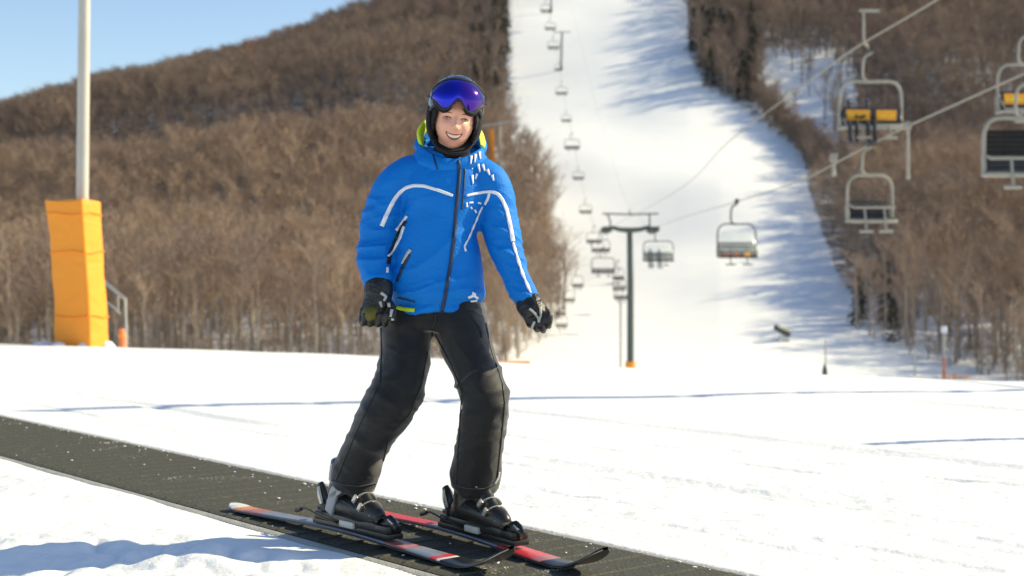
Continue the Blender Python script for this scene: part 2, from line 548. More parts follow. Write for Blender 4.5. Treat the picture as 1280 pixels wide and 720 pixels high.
# ------------------------------------------------------------------ conveyor belt
def build_belt():
    root = empty('conveyor_belt', (0, 0, 0))
    tag(root, 'dark rubber carpet lift belt flecked with snow running diagonally across the snow', 'conveyor belt')
    m = bpy.data.materials.new('ribbed_rubber'); m.use_nodes = True
    nt = m.node_tree; b = nt.nodes['Principled BSDF']; b.inputs['Roughness'].default_value = .8
    tc = nt.nodes.new('ShaderNodeTexCoord')
    v = nt.nodes.new('ShaderNodeTexVoronoi'); v.inputs['Scale'].default_value = 75
    nt.links.new(tc.outputs['Object'], v.inputs['Vector'])
    na = nt.nodes.new('ShaderNodeTexNoise'); na.inputs['Scale'].default_value = 130; na.inputs['Detail'].default_value = 4
    nt.links.new(tc.outputs['Object'], na.inputs['Vector'])
    nb = nt.nodes.new('ShaderNodeTexNoise'); nb.inputs['Scale'].default_value = 3.5; nb.inputs['Detail'].default_value = 6
    nt.links.new(tc.outputs['Object'], nb.inputs['Vector'])
    r1 = nt.nodes.new('ShaderNodeValToRGB')
    r1.color_ramp.elements[0].position = .3; r1.color_ramp.elements[0].color = (.034, .033, .024, 1)
    r1.color_ramp.elements[1].position = .72; r1.color_ramp.elements[1].color = (.078, .076, .055, 1)
    nt.links.new(na.outputs['Fac'], r1.inputs[0])
    ad = nt.nodes.new('ShaderNodeMath'); ad.operation = 'MULTIPLY_ADD'
    nt.links.new(nb.outputs['Fac'], ad.inputs[0]); ad.inputs[1].default_value = .9; 
    nt.links.new(na.outputs['Fac'], ad.inputs[2])
    r2 = nt.nodes.new('ShaderNodeValToRGB')
    r2.color_ramp.elements[0].position = .655; r2.color_ramp.elements[0].color = (0, 0, 0, 1)
    r2.color_ramp.elements[1].position = .70; r2.color_ramp.elements[1].color = (1, 1, 1, 1)
    sc_ = nt.nodes.new('ShaderNodeMath'); sc_.operation = 'MULTIPLY'; sc_.inputs[1].default_value = .55
    nt.links.new(ad.outputs[0], sc_.inputs[0]); nt.links.new(sc_.outputs[0], r2.inputs[0])
    mx = nt.nodes.new('ShaderNodeMix'); mx.data_type = 'RGBA'; mx.inputs[7].default_value = (.62, .62, .60, 1)
    nt.links.new(r2.outputs[0], mx.inputs[0]); nt.links.new(r1.outputs[0], mx.inputs[6])
    nt.links.new(mx.outputs[2], b.inputs['Base Color'])
    bp = nt.nodes.new('ShaderNodeBump'); bp.inputs['Strength'].default_value = .5; bp.inputs['Distance'].default_value = .004
    nt.links.new(v.outputs['Distance'], bp.inputs['Height']); nt.links.new(bp.outputs['Normal'], b.inputs['Normal'])
    M['rubber'] = m
    # profile swept along the belt: fine cross ribs are real steps
    mb = MB()
    s = -5.0; rows = []
    while s < 12.5:
        for (ds, z) in ((0, 0.0), (.045, 0.0), (.048, .005), (.062, .005), (.065, 0.0)):
            rows.append((s + ds, z))
        s += .13
    vs = []
    prof = [(-BHW, -.06), (-BHW, 0), (-BHW + .02, .002), (BHW - .02, .002), (BHW, 0), (BHW, -.06)]
    for (s, z) in rows:
        for (w, pz) in prof:
            p = BP + BD * s + BN * w
            vs.append((p.x, p.y, pz + (z if pz == .002 else 0) + min(0, -.0)))
    k = len(prof)
    fs = [(i * k + j, i * k + j + 1, (i + 1) * k + j + 1, (i + 1) * k + j) for i in range(len(rows) - 1) for j in range(k - 1)]
    mb.add(vs, fs)
    mb.build('belt', m, root, smooth=False)
    for sd in (-1, 1):
        e = MB()
        pts = [BP + BD * (-5 + .5 * i) + BN * (sd * (BHW + .018)) + Vector((0, 0, -.012)) for i in range(36)]
        e.tube(pts, (.014, .026), 6)
        e.build('edge_rail', M['edge_rail'], root)
    # crumbs of snow kicked onto the belt
    c = MB()
    r = random.Random(4)
    for _ in range(300):
        s = r.uniform(-2.5, 9)
        w = r.choice([r.uniform(-BHW, BHW), BHW * (1 - abs(r.gauss(0, .12))), BHW * (1 - abs(r.gauss(0, .2)))])
        if abs(w) > BHW - .01: continue
        p = BP + BD * s + BN * w
        z = .006
        q = abs(r.gauss(0, .0026)) + .0012
        c.ball((p.x, p.y, z), (q * 1.4, q, q * .7), nu=5, nv=3)
    o = c.build('snow_crumbs', M['snow'], root)
    o['kind'] = 'stuff'


M['edge_rail'] = mat('grey_rail', (.38, .37, .34), .6, var=.3, vscale=12, bump=.5)
build_belt()

# ------------------------------------------------------------------ remesh helper for organic shapes
def grow(name, mb, voxel, smooth_it=6, sfac=.5, disp=None):
    me = mb.mesh(name + '_raw')
    o = bpy.data.objects.new('tmp', me)
    COL.objects.link(o)
    md = o.modifiers.new('r', 'REMESH'); md.mode = 'VOXEL'; md.voxel_size = voxel; md.use_smooth_shade = True
    if smooth_it:
        s = o.modifiers.new('s', 'SMOOTH'); s.iterations = smooth_it; s.factor = sfac
    dg = bpy.context.evaluated_depsgraph_get()
    dg.update()
    out = bpy.data.meshes.new_from_object(o.evaluated_get(dg))
    bpy.data.objects.remove(o)
    bpy.data.meshes.remove(me)
    out.name = name
    if disp:
        n = len(out.vertices)
        co = np.empty(n * 3, np.float64); out.vertices.foreach_get('co', co); co = co.reshape(-1, 3)
        no = np.empty(n * 3, np.float64); out.vertices.foreach_get('normal', no); no = no.reshape(-1, 3)
        co = disp(co, no)
        out.vertices.foreach_set('co', co.ravel()); out.update()
    return out


def bvh_of(me):
    return BVHTree.FromPolygons([v.co.copy() for v in me.vertices], [tuple(p.vertices) for p in me.polygons])


CAM = Vector((0, 0, CH))


def onto(bvh, px, py, lift=.002):
    d = (W(px, py, 5) - CAM).normalized()
    hit, n, i, dist = bvh.ray_cast(CAM, d)
    if hit is None:
        return None, None
    if n.dot(d) > 0: n = -n
    return hit + n * lift, n


def strip(bvh, pts, wpx, name, m, parent, lift=.0015, step=1.5, wfun=None, tube_r=None):
    """a narrow ribbon of trim laid on a garment along a path"""
    dense = []
    for i in range(len(pts) - 1):
        a = Vector(pts[i]); c = Vector(pts[i + 1])
        n = max(1, int((c - a).length / step))
        dense += [a + (c - a) * k / n for k in range(n)]
    dense.append(Vector(pts[-1]))
    # light smoothing
    for _ in range(2):
        dense = [dense[0]] + [(dense[i - 1] + dense[i] * 2 + dense[i + 1]) / 4 for i in range(1, len(dense) - 1)] + [dense[-1]]
    vs = []; fs = []
    N = 4
    rows = 0
    for i, p in enumerate(dense):
        t = dense[min(i + 1, len(dense) - 1)] - dense[max(i - 1, 0)]
        t = t.normalized(); s = Vector((-t.y, t.x))
        w = wpx * (wfun(i / (len(dense) - 1)) if wfun else 1)
        row = []
        for k in range(N + 1):
            f = (k / N - .5)
            q = p + s * w * f
            h, n = onto(bvh, q.x, q.y, lift + .0012 * (1 - (2 * f) ** 2))
            row.append(h)
        if any(h is None for h in row): 
            continue
        if rows and (row[N // 2] - last).length > .06:
            pass
        vs += row
        if rows and (row[N // 2] - last).length < .06:
            o = (rows - 1) * (N + 1)
            for k in range(N):
                fs.append((o + k, o + k + 1, o + N + 2 + k, o + N + 1 + k))
        last = row[N // 2]
        rows += 1
    if not fs: return None
    mb = MB(); mb.add(vs, fs)
    o = mb.build(name, m, parent)
    sd = o.modifiers.new('solid', 'SOLIDIFY'); sd.thickness = .002; sd.offset = 0
    return o


# ------------------------------------------------------------------ the skier
D0 = 4.97
K = F / D0  # px per metre


def chain(mb, pts, seg=20, n=5, **kw):
    """pts: (px, py, depth offset, rx px, ry m)"""
    mb.tube([W(p[0], p[1], D0 + p[2]) for p in pts], [( p[3] / K, p[4]) for p in pts], seg=seg, smooth_n=n, **kw)


def folds(co, scale_a, scale_z, amp, seed, ang=0.):
    x, y, z = co[:, 0], co[:, 1], co[:, 2]
    ca, sa = math.cos(ang), math.sin(ang)
    xr = x * ca + z * sa; zr = -x * sa + z * ca
    wv = vnoise(xr * 5 + seed, y * 5, zr * 5) * .35
    a = vnoise(xr * scale_a + seed, y * scale_a + 3, zr * scale_z + wv * 2)
    b_ = vnoise(xr * scale_a * 1.7 + seed + 9, y * scale_a * 1.7, zr * scale_z * 1.9 + wv * 3)
    r = ((1 - np.abs(a)) ** 3 - .45) * 1.5 * .7 + ((1 - np.abs(b_)) ** 3 - .45) * 1.3 * .35
    return r * amp


def jacket_disp(co, no):
    px = 640 + F * co[:, 0] / co[:, 1]; py = HZ - (co[:, 2] - CH) * F / co[:, 1]
    larm = np.clip((505 - px - np.maximum(0, (250 - py)) * .3) / 10, 0, 1) * np.clip((py - 225) / 30, 0, 1)
    rarm = np.clip((px - 607) / 8, 0, 1) * np.clip((py - 225) / 30, 0, 1)
    arm = np.maximum(larm, rarm)
    f1 = folds(co, 5.5, 24, .0095, 3, .15)
    f2 = folds(co, 5.5, 23, .0090, 20, -.45)
    fb = folds(co, 4.5, 10, .0085, 40, .35) * np.clip((py - 230) / 40, .3, 1)
    dsp = larm * f1 + rarm * f2 + (1 - arm) * fb
    # gathered hem
    dsp = dsp - .010 * np.exp(-((py - 380) / 5.) ** 2) * (1 - arm) + .004 * np.exp(-((py - 366) / 7.) ** 2) * (1 - arm)
    return co + no * dsp[:, None]


def trouser_disp(co, no):
    px = 640 + F * co[:, 0] / co[:, 1]; py = HZ - (co[:, 2] - CH) * F / co[:, 1]
    knee = np.exp(-((py - 500) / 42.) ** 2)
    ank = np.clip((py - 570) / 30, 0, 1)
    left = px < 540
    f1 = folds(co, 4, 17, 1., 7, -.45)
    f2 = folds(co, 4, 17, 1., 27, .35)
    f = np.where(left, f1, f2)
    f3 = folds(co, 9, 7, 1., 50, .9)
    amp = .0045 + .0075 * knee + .0055 * ank
    return co + no * (f * amp + f3 * .004)[:, None]


def build_skier():
    root = empty('person', (-.30, 4.93, .05))
    tag(root, 'smiling young skier in bright blue jacket, black trousers, helmet and goggles riding the belt', 'person')

    # ---------------- head frame
    hc = W(568.5, 148, D0 - .03)
    tilt = Matrix.Rotation(R(7), 3, 'Y') @ Matrix.Rotation(R(6), 3, 'Z') @ Matrix.Rotation(R(2), 3, 'X')

    def HW(p):
        return hc + tilt @ Vector(p)

    # ---------------- body mesh (one continuous figure, mostly under clothes)
    nu, nv = 132, 110
    vs = []; fs = []
    def gau(x, z, cx, cz, sx, sz): return math.exp(-((x - cx) / sx) ** 2 - ((z - cz) / sz) ** 2)
    def face_pt(x, y, z):
        # x right, y back, z up ; unit-less ellipsoid point already scaled
        t = max(0, -z / .115)
        sx = 1 - .30 * t ** 1.9
        x2 = x * sx
        y2 = y * (1 - .10 * t ** 2) if y < 0 else y * (1 - .35 * t)
        if y < 0:
            fr = min(1, (-y / .09)) ** .7
            dy = 0
            dy += .013 * gau(x2, z, 0, -.020, .0085, .022) + .017 * gau(x2, z, 0, -.036, .0125, .011)      # nose bridge and tip
            dy += .007 * gau(x2, z, .012, -.041, .007, .008) + .007 * gau(x2, z, -.012, -.041, .007, .008)  # nostril wings
            dy -= .004 * gau(x2, z, 0, -.052, .010, .006)
            dy -= .010 * (gau(x2, z, .030, -.004, .016, .011) + gau(x2, z, -.030, -.004, .016, .011))        # sockets
            dy += .006 * gau(x2, z, 0, .020, .05, .012)                                                      # brow
            dy += .0095 * (gau(x2, z, .037, -.034, .017, .017) + gau(x2, z, -.037, -.034, .017, .017))       # cheeks
            dy -= .0045 * (gau(x2, z, .029, -.058, .006, .014) + gau(x2, z, -.029, -.058, .006, .014))       # smile folds
            dy += .007 * gau(x2, z, 0, -.066, .022, .013)                                                    # mouth mound
            dy -= .004 * gau(x2, z, 0, -.086, .016, .006)
            dy += .009 * gau(x2, z, 0, -.100, .018, .012)                                                    # chin
            y2 -= dy * fr
        return (x2, y2, z)
    for j in range(nv + 1):
        th = PI * j / nv
        for i in range(nu):
            ph = 2 * PI * i / nu
            x = .070 * math.sin(th) * math.cos(ph); y = .092 * math.sin(th) * math.sin(ph); z = .115 * math.cos(th)
            # squarer section
            vs.append(HW(face_pt(x, y, z)))
    for j in range(nv):
        for i in range(nu):
            i2 = (i + 1) % nu
            fs.append((j * nu + i, (j + 1) * nu + i, (j + 1) * nu + i2, j * nu + i2))
    hm = MB(); hm.add(vs, fs)
    headmesh = hm.mesh('head_ref')
    hb = BVHTree.FromPolygons([v.co.copy() for v in headmesh.vertices], [tuple(p.vertices) for p in headmesh.polygons])
    body = MB()
    body.add(vs, fs)
    neck = HW((0, .015, -.06))
    body.tube([neck, W(562, 200, D0 + .02), W(556, 225, D0 + .03)], [(.05, .055), (.05, .055), (.07, .07)], seg=20, smooth_n=4)
    chain(body, [(553, 212, .03, 30, .07), (552, 235, .03, 44, .085), (550, 290, .02, 42, .085), (548, 350, .02, 36, .08), (546, 385, .02, 42, .09), (545, 400, .02, 40, .08)])
    chain(body, [(520, 222, .03, 12, .035), (494, 232, .02, 13, .04), (480, 290, .0, 12, .034), (470, 330, -.04, 9, .026), (472, 368, -.08, 7, .02)], seg=14)
    chain(body, [(585, 222, .03, 12, .035), (618, 232, .02, 13, .04), (628, 290, .0, 12, .034), (645, 340, -.04, 9, .026), (658, 380, -.08, 7, .02)], seg=14)
    chain(body, [(520, 390, .02, 22, .08), (508, 430, -.02, 22, .07), (488, 505, -.10, 16, .055), (455, 560, -.03, 14, .05), (442, 600, .0, 9, .03), (446, 628, .0, 6, .016)], seg=14)
    chain(body, [(572, 390, .0, 22, .08), (585, 440, -.05, 22, .07), (603, 503, -.14, 16, .055), (598, 560, -.09, 14, .05), (593, 600, -.07, 9, .03), (595, 630, -.07, 6, .016)], seg=14)
    # remesh joins the pieces; the head's features stay because the voxel is small there
    bme = grow('body', body, .0045, 2, .4)
    bo = link('body', bme, M['skin'], root)
    hb2 = bvh_of(bme)

    def fp(x, z, lift=0.0008):
        o = HW((x, -.3, z)); d = tilt @ Vector((0, 1, 0))
        h, n, i, ds = hb2.ray_cast(o, d)
        return h - d * lift

    def patch(outline_top, outline_bot, lift, n=16, rows=5, bulge=0.):
        """outline functions of u in 0..1 -> (x,z)"""
        vs = []; fs = []
        for i in range(n + 1):
            u = i / n
            a = outline_top(u); c = outline_bot(u)
            for k in range(rows + 1):
                f = k / rows
                vs.append(fp(a[0] + (c[0] - a[0]) * f, a[1] + (c[1] - a[1]) * f, lift + bulge * math.sin(PI * f) * math.sin(PI * u)))
        for i in range(n):
            for k in range(rows):
                o = i * (rows + 1) + k
                fs.append((o, o + 1, o + rows + 2, o + rows + 1))
        m = MB(); m.add(vs, fs); return m

    # ---------------- mouth: a wide open smile
    mw = .0290
    zt = lambda u: -.0615 + .0095 * (2 * u - 1) ** 2
    zb_ = lambda u: -.0615 + .0095 * (2 * u - 1) ** 2 - .0135 * (1 - (2 * u - 1) ** 2) ** .8
    X_ = lambda u: (2 * u - 1) * mw
    mo = patch(lambda u: (X_(u), zt(u)), lambda u: (X_(u), zb_(u)), .0006).build('mouth', M['mouth'], bo)
    te = patch(lambda u: ((2 * u - 1) * .0235, zt(.1 + .8 * u) - .0006), lambda u: ((2 * u - 1) * .0235, zt(.1 + .8 * u) - .0006 - .0092 * (1 - (2 * u - 1) ** 2) ** .5 - .0004), .0014, bulge=.0012).build('teeth', M['tooth'], mo)
    for nm, zf in (('upper_lip', zt), ('lower_lip', zb_)):
        l = MB()
        pts = [fp(X_(u / 14), zf(u / 14) + (.0012 if nm == 'upper_lip' else -.0016), .0004) for u in range(15)]
        l.tube(pts, [.0008 + .0018 * math.sin(PI * u / 14) ** .6 for u in range(15)], 8)
        l.build(nm, M['lip'], mo)
    # ---------------- eyes: narrowed against the sun
    for sx in (-1, 1):
        ex = sx * .030
        zc = -.006
        e = patch(lambda u: (ex + (2 * u - 1) * .0125, zc + .0022 * (1 - (2 * u - 1) ** 2)), lambda u: (ex + (2 * u - 1) * .0125, zc - .0010 * (1 - (2 * u - 1) ** 2)), .001, bulge=.002)
        eo = e.build('eye', M['eyewhite'], bo)
        ir = MB(); c = fp(ex, zc + .001, .0022)
        ir.ball(c, (.0042, .0012, .0024), rot=tilt, nu=14, nv=8)
        ir.build('iris', M['iris'], eo)
        l = MB()
        l.tube([fp(ex + (2 * u / 10 - 1) * .0145, zc + .0034 * (1 - (2 * u / 10 - 1) ** 2) - .0006, .0012) for u in range(11)], [.0007 + .0017 * math.sin(PI * u / 10) for u in range(11)], 6)
        l.build('eyelid', M['lash'], eo)
        l = MB()
        l.tube([fp(ex + (2 * u / 10 - 1) * .0135, zc - .0030 * (1 - (2 * u / 10 - 1) ** 2) - .0015, .0004) for u in range(11)], [.0004 + .0010 * math.sin(PI * u / 10) for u in range(11)], 6)
        l.build('lower_lid', M['lip'], eo)
        l = MB()
        l.tube([fp(ex + (2 * u / 10 - 1) * .017 + sx * .002, zc + .0155 + .003 * (1 - (2 * u / 10 - 1) ** 2), .0002) for u in range(11)], [.0006 + .0016 * math.sin(PI * u / 10) for u in range(11)], 6)
        l.build('eyebrow', M['brow'], bo)

    # ---------------- balaclava / neck warmer: shell round the head with a face opening
    vs2 = []; keep = []
    nu2, nv2 = 72, 60
    for j in range(nv2 + 1):
        th = PI * j / nv2
        for i in range(nu2):
            ph = 2 * PI * i / nu2
            x = .0765 * math.sin(th) * math.cos(ph); y = .099 * math.sin(th) * math.sin(ph); z = .120 * math.cos(th)
            t = max(0, -z / .120)
            x *= 1 - .20 * t ** 2.2
            y = y * (1 - .05 * t ** 2)
            vs2.append(Vector((x, y, z)))
    fs2 = []
    for j in range(nv2):
        for i in range(nu2):
            i2 = (i + 1) % nu2
            f = (j * nu2 + i, (j + 1) * nu2 + i, (j + 1) * nu2 + i2, j * nu2 + i2)
            c = sum((vs2[k] for k in f), Vector()) / 4
            zz = (c.z + .040) / .076
            if c.y < 0 and (c.x / .067) ** 2 + (zz if zz < 0 else zz * .6) ** 2 < 1 and c.z > -.113:
                continue
            if c.z > .05: continue
            fs2.append(f)
    nm = MB(); nm.add([HW(v) for v in vs2], fs2)
    no_ = nm.build('neck_warmer', M['pad'], root)
    s = no_.modifiers.new('s', 'SOLIDIFY'); s.thickness = .008; s.offset = 1
    n2 = MB(); n2.tube([HW((0, .01, -.075)), W(564, 197, D0 + .02), W(560, 215, D0 + .03)], [(.060, .072), (.066, .075), (.08, .085)], seg=28, smooth_n=5)
    n2.build('collar_lining', M['pad'], no_)

    # ---------------- helmet
    hel = MB(); vs = []; fs = []
    nu3, nv3 = 96, 56
    A3, B3, C3 = .0955, .120, .107
    c3 = Vector((0, .012, .042))
    for j in range(nv3 + 1):
        th = PI * j / nv3
        for i in range(nu3):
            ph = 2 * PI * i / nu3
            vs.append(Vector((A3 * math.sin(th) * math.cos(ph), B3 * math.sin(th) * math.sin(ph), C3 * math.cos(th))))
    for j in range(nv3):
        for i in range(nu3):
            i2 = (i + 1) % nu3
            f = (j * nu3 + i, (j + 1) * nu3 + i, (j + 1) * nu3 + i2, j * nu3 + i2)
            c = sum((vs[k] for k in f), Vector()) / 4
            lim = (.016 - .05 * min(1, abs(c.x) / .09) ** 3) if c.y < -.02 else -.048
            if c.z < lim + .00: continue
            fs.append(f)
    hel.add([HW(c3 + v) for v in vs], fs)
    ho = hel.build('helmet', M['helmet'], root)
    s = ho.modifiers.new('s', 'SOLIDIFY'); s.thickness = .010; s.offset = -1
    rim = MB()
    pts = []
    for i in range(60):
        a = 2 * PI * i / 60
        y = math.sin(a)
        z = (.014 - .046 * abs(math.cos(a)) ** 3) if y < -.15 else -.032 - .018 * min(1, (y + .15) / .3)
        k = math.sqrt(max(0, 1 - (z / C3) ** 2))
        pts.append(HW(c3 + Vector((A3 * k * math.cos(a) * .985, B3 * k * y * .985, z))))
    rim.tube(pts, .006, 8, closed=True)
    rim.build('rim', M['black_trim'], ho)
    # vents, shallow dark slots on the crown
    for sx in (-.045, -.015, .015, .045):
        v = MB()
        pp = []
        for k in range(7):
            y = -.03 + .10 * k / 6
            zz = C3 * math.sqrt(max(0, 1 - (sx / A3) ** 2 - ((y) / B3) ** 2))
            pp.append(HW(c3 + Vector((sx, y, zz + .0005))))
        v.tube(pp, [.001, .003, .0036, .0036, .0036, .003, .001], 8)
        v.build('vent', M['black_trim'], ho)
    for sx in (-1, 1):
        e = MB()
        e.tube([HW((sx * .084, .014, .030)), HW((sx * .084, .010, -.005)), HW((sx * .081, .004, -.045)), HW((sx * .069, -.012, -.083))],
               [(.012, .034), (.014, .040), (.012, .033), (.006, .014)], seg=18, smooth_n=5)
        e.build('ear_pad', M['pad'], ho)
    e = MB()
    e.tube([HW((-.070, -.022, -.082)), HW((-.046, -.060, -.112)), HW((0, -.082, -.124)), HW((.046, -.060, -.112)), HW((.070, -.022, -.082))], [(.0035, .009)] * 5, seg=10, smooth_n=6)
    e.build('chin_strap', M['pad'], ho)

    # ---------------- goggles pushed up on the helmet
    gm = bpy.data.materials.new('mirror_lens'); gm.use_nodes = True
    nt = gm.node_tree; b = nt.nodes['Principled BSDF']
    b.inputs['Metallic'].default_value = .85; b.inputs['Roughness'].default_value = .10
    b.inputs['Coat Weight'].default_value = .5
    tc = nt.nodes.new('ShaderNodeTexCoord'); sx_ = nt.nodes.new('ShaderNodeSeparateXYZ')
    nt.links.new(tc.outputs['Generated'], sx_.inputs[0])
    rp = nt.nodes.new('ShaderNodeValToRGB')
    rp.color_ramp.elements[0].position = 0; rp.color_ramp.elements[0].color = (.006, .010, .40, 1)
    rp.color_ramp.elements[1].position = 1; rp.color_ramp.elements[1].color = (.035, .004, .13, 1)
    el = rp.color_ramp.elements.new(.45); el.color = (.008, .018, .60, 1)
    el = rp.color_ramp.elements.new(.70); el.color = (.055, .006, .32, 1)
    nt.links.new(sx_.outputs[0], rp.inputs[0]); nt.links.new(rp.outputs[0], b.inputs['Base Color'])
    go = MB(); vs = []; fs = []
    NU, NV = 60, 18
    def ell(x, z, off):
        # point on the helmet-front ellipsoid, offset outwards
        a, b_, c = A3 + off, B3 + off, C3 + off * .8
        q = 1 - (x / a) ** 2 - ((z - .042) / c) ** 2
        y = -b_ * math.sqrt(max(q, .0)) + .012
        return Vector((x, y, z))
    def gtop(u): return .127 - .044 * abs(2 * u - 1) ** 3.2
    def gbot(u):
        t = 2 * u - 1
        lobe = .034 - .014 * math.exp(-((abs(t) - .52) / .26) ** 2)
        notch = .024 * math.exp(-(t / .20) ** 2)
        side = .018 * max(0, abs(t) - .62) / .38
        return lobe + notch + side
    def gp(u, f, off):
        x = (2 * u - 1) * .0895
        z = gbot(u) + (gtop(u) - gbot(u)) * f
        bulge = .008 * math.sin(PI * f) ** .5 if 0 < f < 1 else 0
        xx = x * (1 - .0 * f)
        return ell(xx * .985, z, off + .008 + bulge)
    for i in range(NU + 1):
        for k in range(NV + 1):
            vs.append(HW(gp(i / NU, k / NV, 0)))
    for i in range(NU):
        for k in range(NV):
            o = i * (NV + 1) + k
            fs.append((o, o + 1, o + NV + 2, o + NV + 1))
    go.add(vs, fs)
    gl = go.build('goggles', M['black_trim'], root)   # frame carrier
    gl.data.materials.clear(); gl.data.materials.append(gm); 
    gl.name = 'goggles'
    fr = MB()
    pts = [HW(gp(i / NU, 0, .000)) for i in range(NU + 1)] + [HW(gp(1 - i / NU, 1, 0)) for i in range(1, NU)]
    fr.tube(pts, .0042, 8, closed=True)
    fr.build('frame', M['black_trim'], gl)
    for sgn in (-1, 1):
        foam = MB()
        pp = [HW(gp(.5 + sgn * u, 0, -.006) + Vector((0, .008, -.004))) for u in (.12, .17, .22, .27, .33, .40, .46)]
        foam.tube(pp, [.004, .007, .009, .010, .009, .007, .004], 8)
        foam.build('foam', M['pad'], gl)
    st = MB()
    pts = []
    for i in range(25):
        a = PI * i / 24
        z = .062
        k = math.sqrt(max(0, 1 - ((z - .042) / C3) ** 2))
        pts.append(HW(Vector(((A3 + .001) * k * math.cos(a) * .99, (B3 + .001) * k * math.sin(a) + .012, z + .02 * math.sin(a)))))
    st.tube(pts, [(.0018, .014)] * 25, seg=8)
    st.build('strap', M['navy'], gl)

    # ---------------- jacket
    j = MB()
    chain(j, [(547.5, 390, .0, 55.5, .135), (547, 380, .0, 57, .142), (547, 365, .0, 59, .145), (547, 340, .0, 59, .142), (547, 310, .005, 55, .138), (549, 285, .01, 49, .135),
              (554, 262, .015, 52, .133), (556, 240, .02, 58, .128), (557, 222, .025, 56, .115), (558, 209, .03, 46, .10), (560, 200, .03, 38, .09), (562, 190, .025, 34, .088)], seg=40, n=5)
    chain(j, [(540, 214, .03, 22, .085), (515, 216, .03, 22, .085), (496, 229, .02, 24, .080), (484, 252, .01, 25, .074), (476, 283, .0, 25.5, .070), (470, 310, -.03, 23.5, .064), (468, 335, -.06, 21, .058), (471, 352, -.08, 18.5, .050), (473, 366, -.09, 17, .046)], seg=24, n=5)
    chain(j, [(575, 214, .03, 22, .085), (597, 215, .03, 21, .083), (615, 229, .02, 22, .078), (623, 252, .01, 22, .072), (624, 280, .0, 24, .070), (631, 310, -.03, 22.5, .064), (642, 340, -.06, 18.5, .056), (653, 362, -.08, 17, .050), (660, 377, -.09, 16, .046)], seg=24, n=5)
    # shoulder slope / hood base
    chain(j, [(528, 199, .05, 14, .05), (545, 196, .09, 14, .05), (565, 194, .10, 15, .05), (585, 196, .09, 14, .05), (600, 203, .05, 12, .045)], seg=18, n=4)
    jm = grow('jacket', j, .0055, 7, .55, jacket_disp)
    jo = link('jacket', jm, M['jacket'], root)
    jb = bvh_of(jm)
    strip(jb, [(573, 192), (575, 205), (573, 230), (570, 262), (568, 290), (564, 325), (560, 350), (556, 372), (552, 389)], 4.6, 'front_zip', M['navy'], jo, lift=.002)
    strip(jb, [(579, 196), (581, 215), (579, 240), (577, 262)], 1.6, 'storm_flap_seam', M['navy'], jo)
    wt = M['white_trim']
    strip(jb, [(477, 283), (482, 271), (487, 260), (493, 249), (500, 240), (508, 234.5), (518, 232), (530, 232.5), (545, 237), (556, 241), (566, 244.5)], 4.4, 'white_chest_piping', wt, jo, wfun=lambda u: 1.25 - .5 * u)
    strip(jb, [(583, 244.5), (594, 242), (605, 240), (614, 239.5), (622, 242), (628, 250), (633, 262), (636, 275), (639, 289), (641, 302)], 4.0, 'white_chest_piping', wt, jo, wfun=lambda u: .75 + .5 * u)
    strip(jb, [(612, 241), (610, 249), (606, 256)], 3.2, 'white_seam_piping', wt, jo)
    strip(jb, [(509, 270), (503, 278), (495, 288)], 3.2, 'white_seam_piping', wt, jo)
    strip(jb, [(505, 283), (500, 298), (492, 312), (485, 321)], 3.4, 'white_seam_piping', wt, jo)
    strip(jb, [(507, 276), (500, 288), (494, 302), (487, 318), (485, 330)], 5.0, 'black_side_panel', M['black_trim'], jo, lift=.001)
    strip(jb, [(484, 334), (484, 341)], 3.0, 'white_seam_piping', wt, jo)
    strip(jb, [(512, 318), (507, 328), (501, 340), (497, 352)], 3.6, 'pocket_zip', M['navy'], jo)
    strip(jb, [(514, 312), (510, 317), (506, 324), (503, 330)], 4.2, 'pocket_zip_garage', M['grey_trim'], jo, lift=.003, wfun=lambda u: 1 - .6 * u)
    strip(jb, [(497, 384.5), (506, 386.5), (519, 388)], 4.4, 'lime_hem_band', M['lime'], jo, lift=.004)
    strip(jb, [(497, 372), (507, 374), (519, 377)], 1.6, 'hem_seam', M['navy'], jo)
    # broken white strokes beside the zip, and white print on the shoulder
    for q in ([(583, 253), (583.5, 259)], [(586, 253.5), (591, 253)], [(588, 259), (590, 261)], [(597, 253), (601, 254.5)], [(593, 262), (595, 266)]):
        strip(jb, q, 2.0, 'chest_stroke', wt, jo, step=1.)
    strip(jb, [(603, 258), (599, 266), (595, 276), (590, 287), (586, 297), (580, 308), (582, 314)], 1.9, 'chest_stroke', wt, jo, step=1., wfun=lambda u: .7 + .6 * abs(math.sin(u * 17)))  # thin white line of uneven width down the right chest
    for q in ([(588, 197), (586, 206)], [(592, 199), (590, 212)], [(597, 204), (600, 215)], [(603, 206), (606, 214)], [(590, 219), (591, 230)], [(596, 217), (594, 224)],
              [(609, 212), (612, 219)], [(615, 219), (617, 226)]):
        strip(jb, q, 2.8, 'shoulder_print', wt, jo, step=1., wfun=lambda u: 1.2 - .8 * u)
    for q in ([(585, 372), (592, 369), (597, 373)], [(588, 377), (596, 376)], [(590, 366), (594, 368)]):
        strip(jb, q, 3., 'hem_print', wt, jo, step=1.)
    strip(jb, [(641, 303), (644, 314), (648, 327), (652, 340), (657, 352), (663, 366)], 3.0, 'sleeve_stroke', wt, jo, step=1., wfun=lambda u: .55 + .7 * abs(math.sin(u * 13)))  # white line of uneven width along the outer right sleeve
    # standing funnel collar: a band rising from the shoulders round the chin
    c = MB(); vs = []; fs = []
    NA, NR = 64, 9
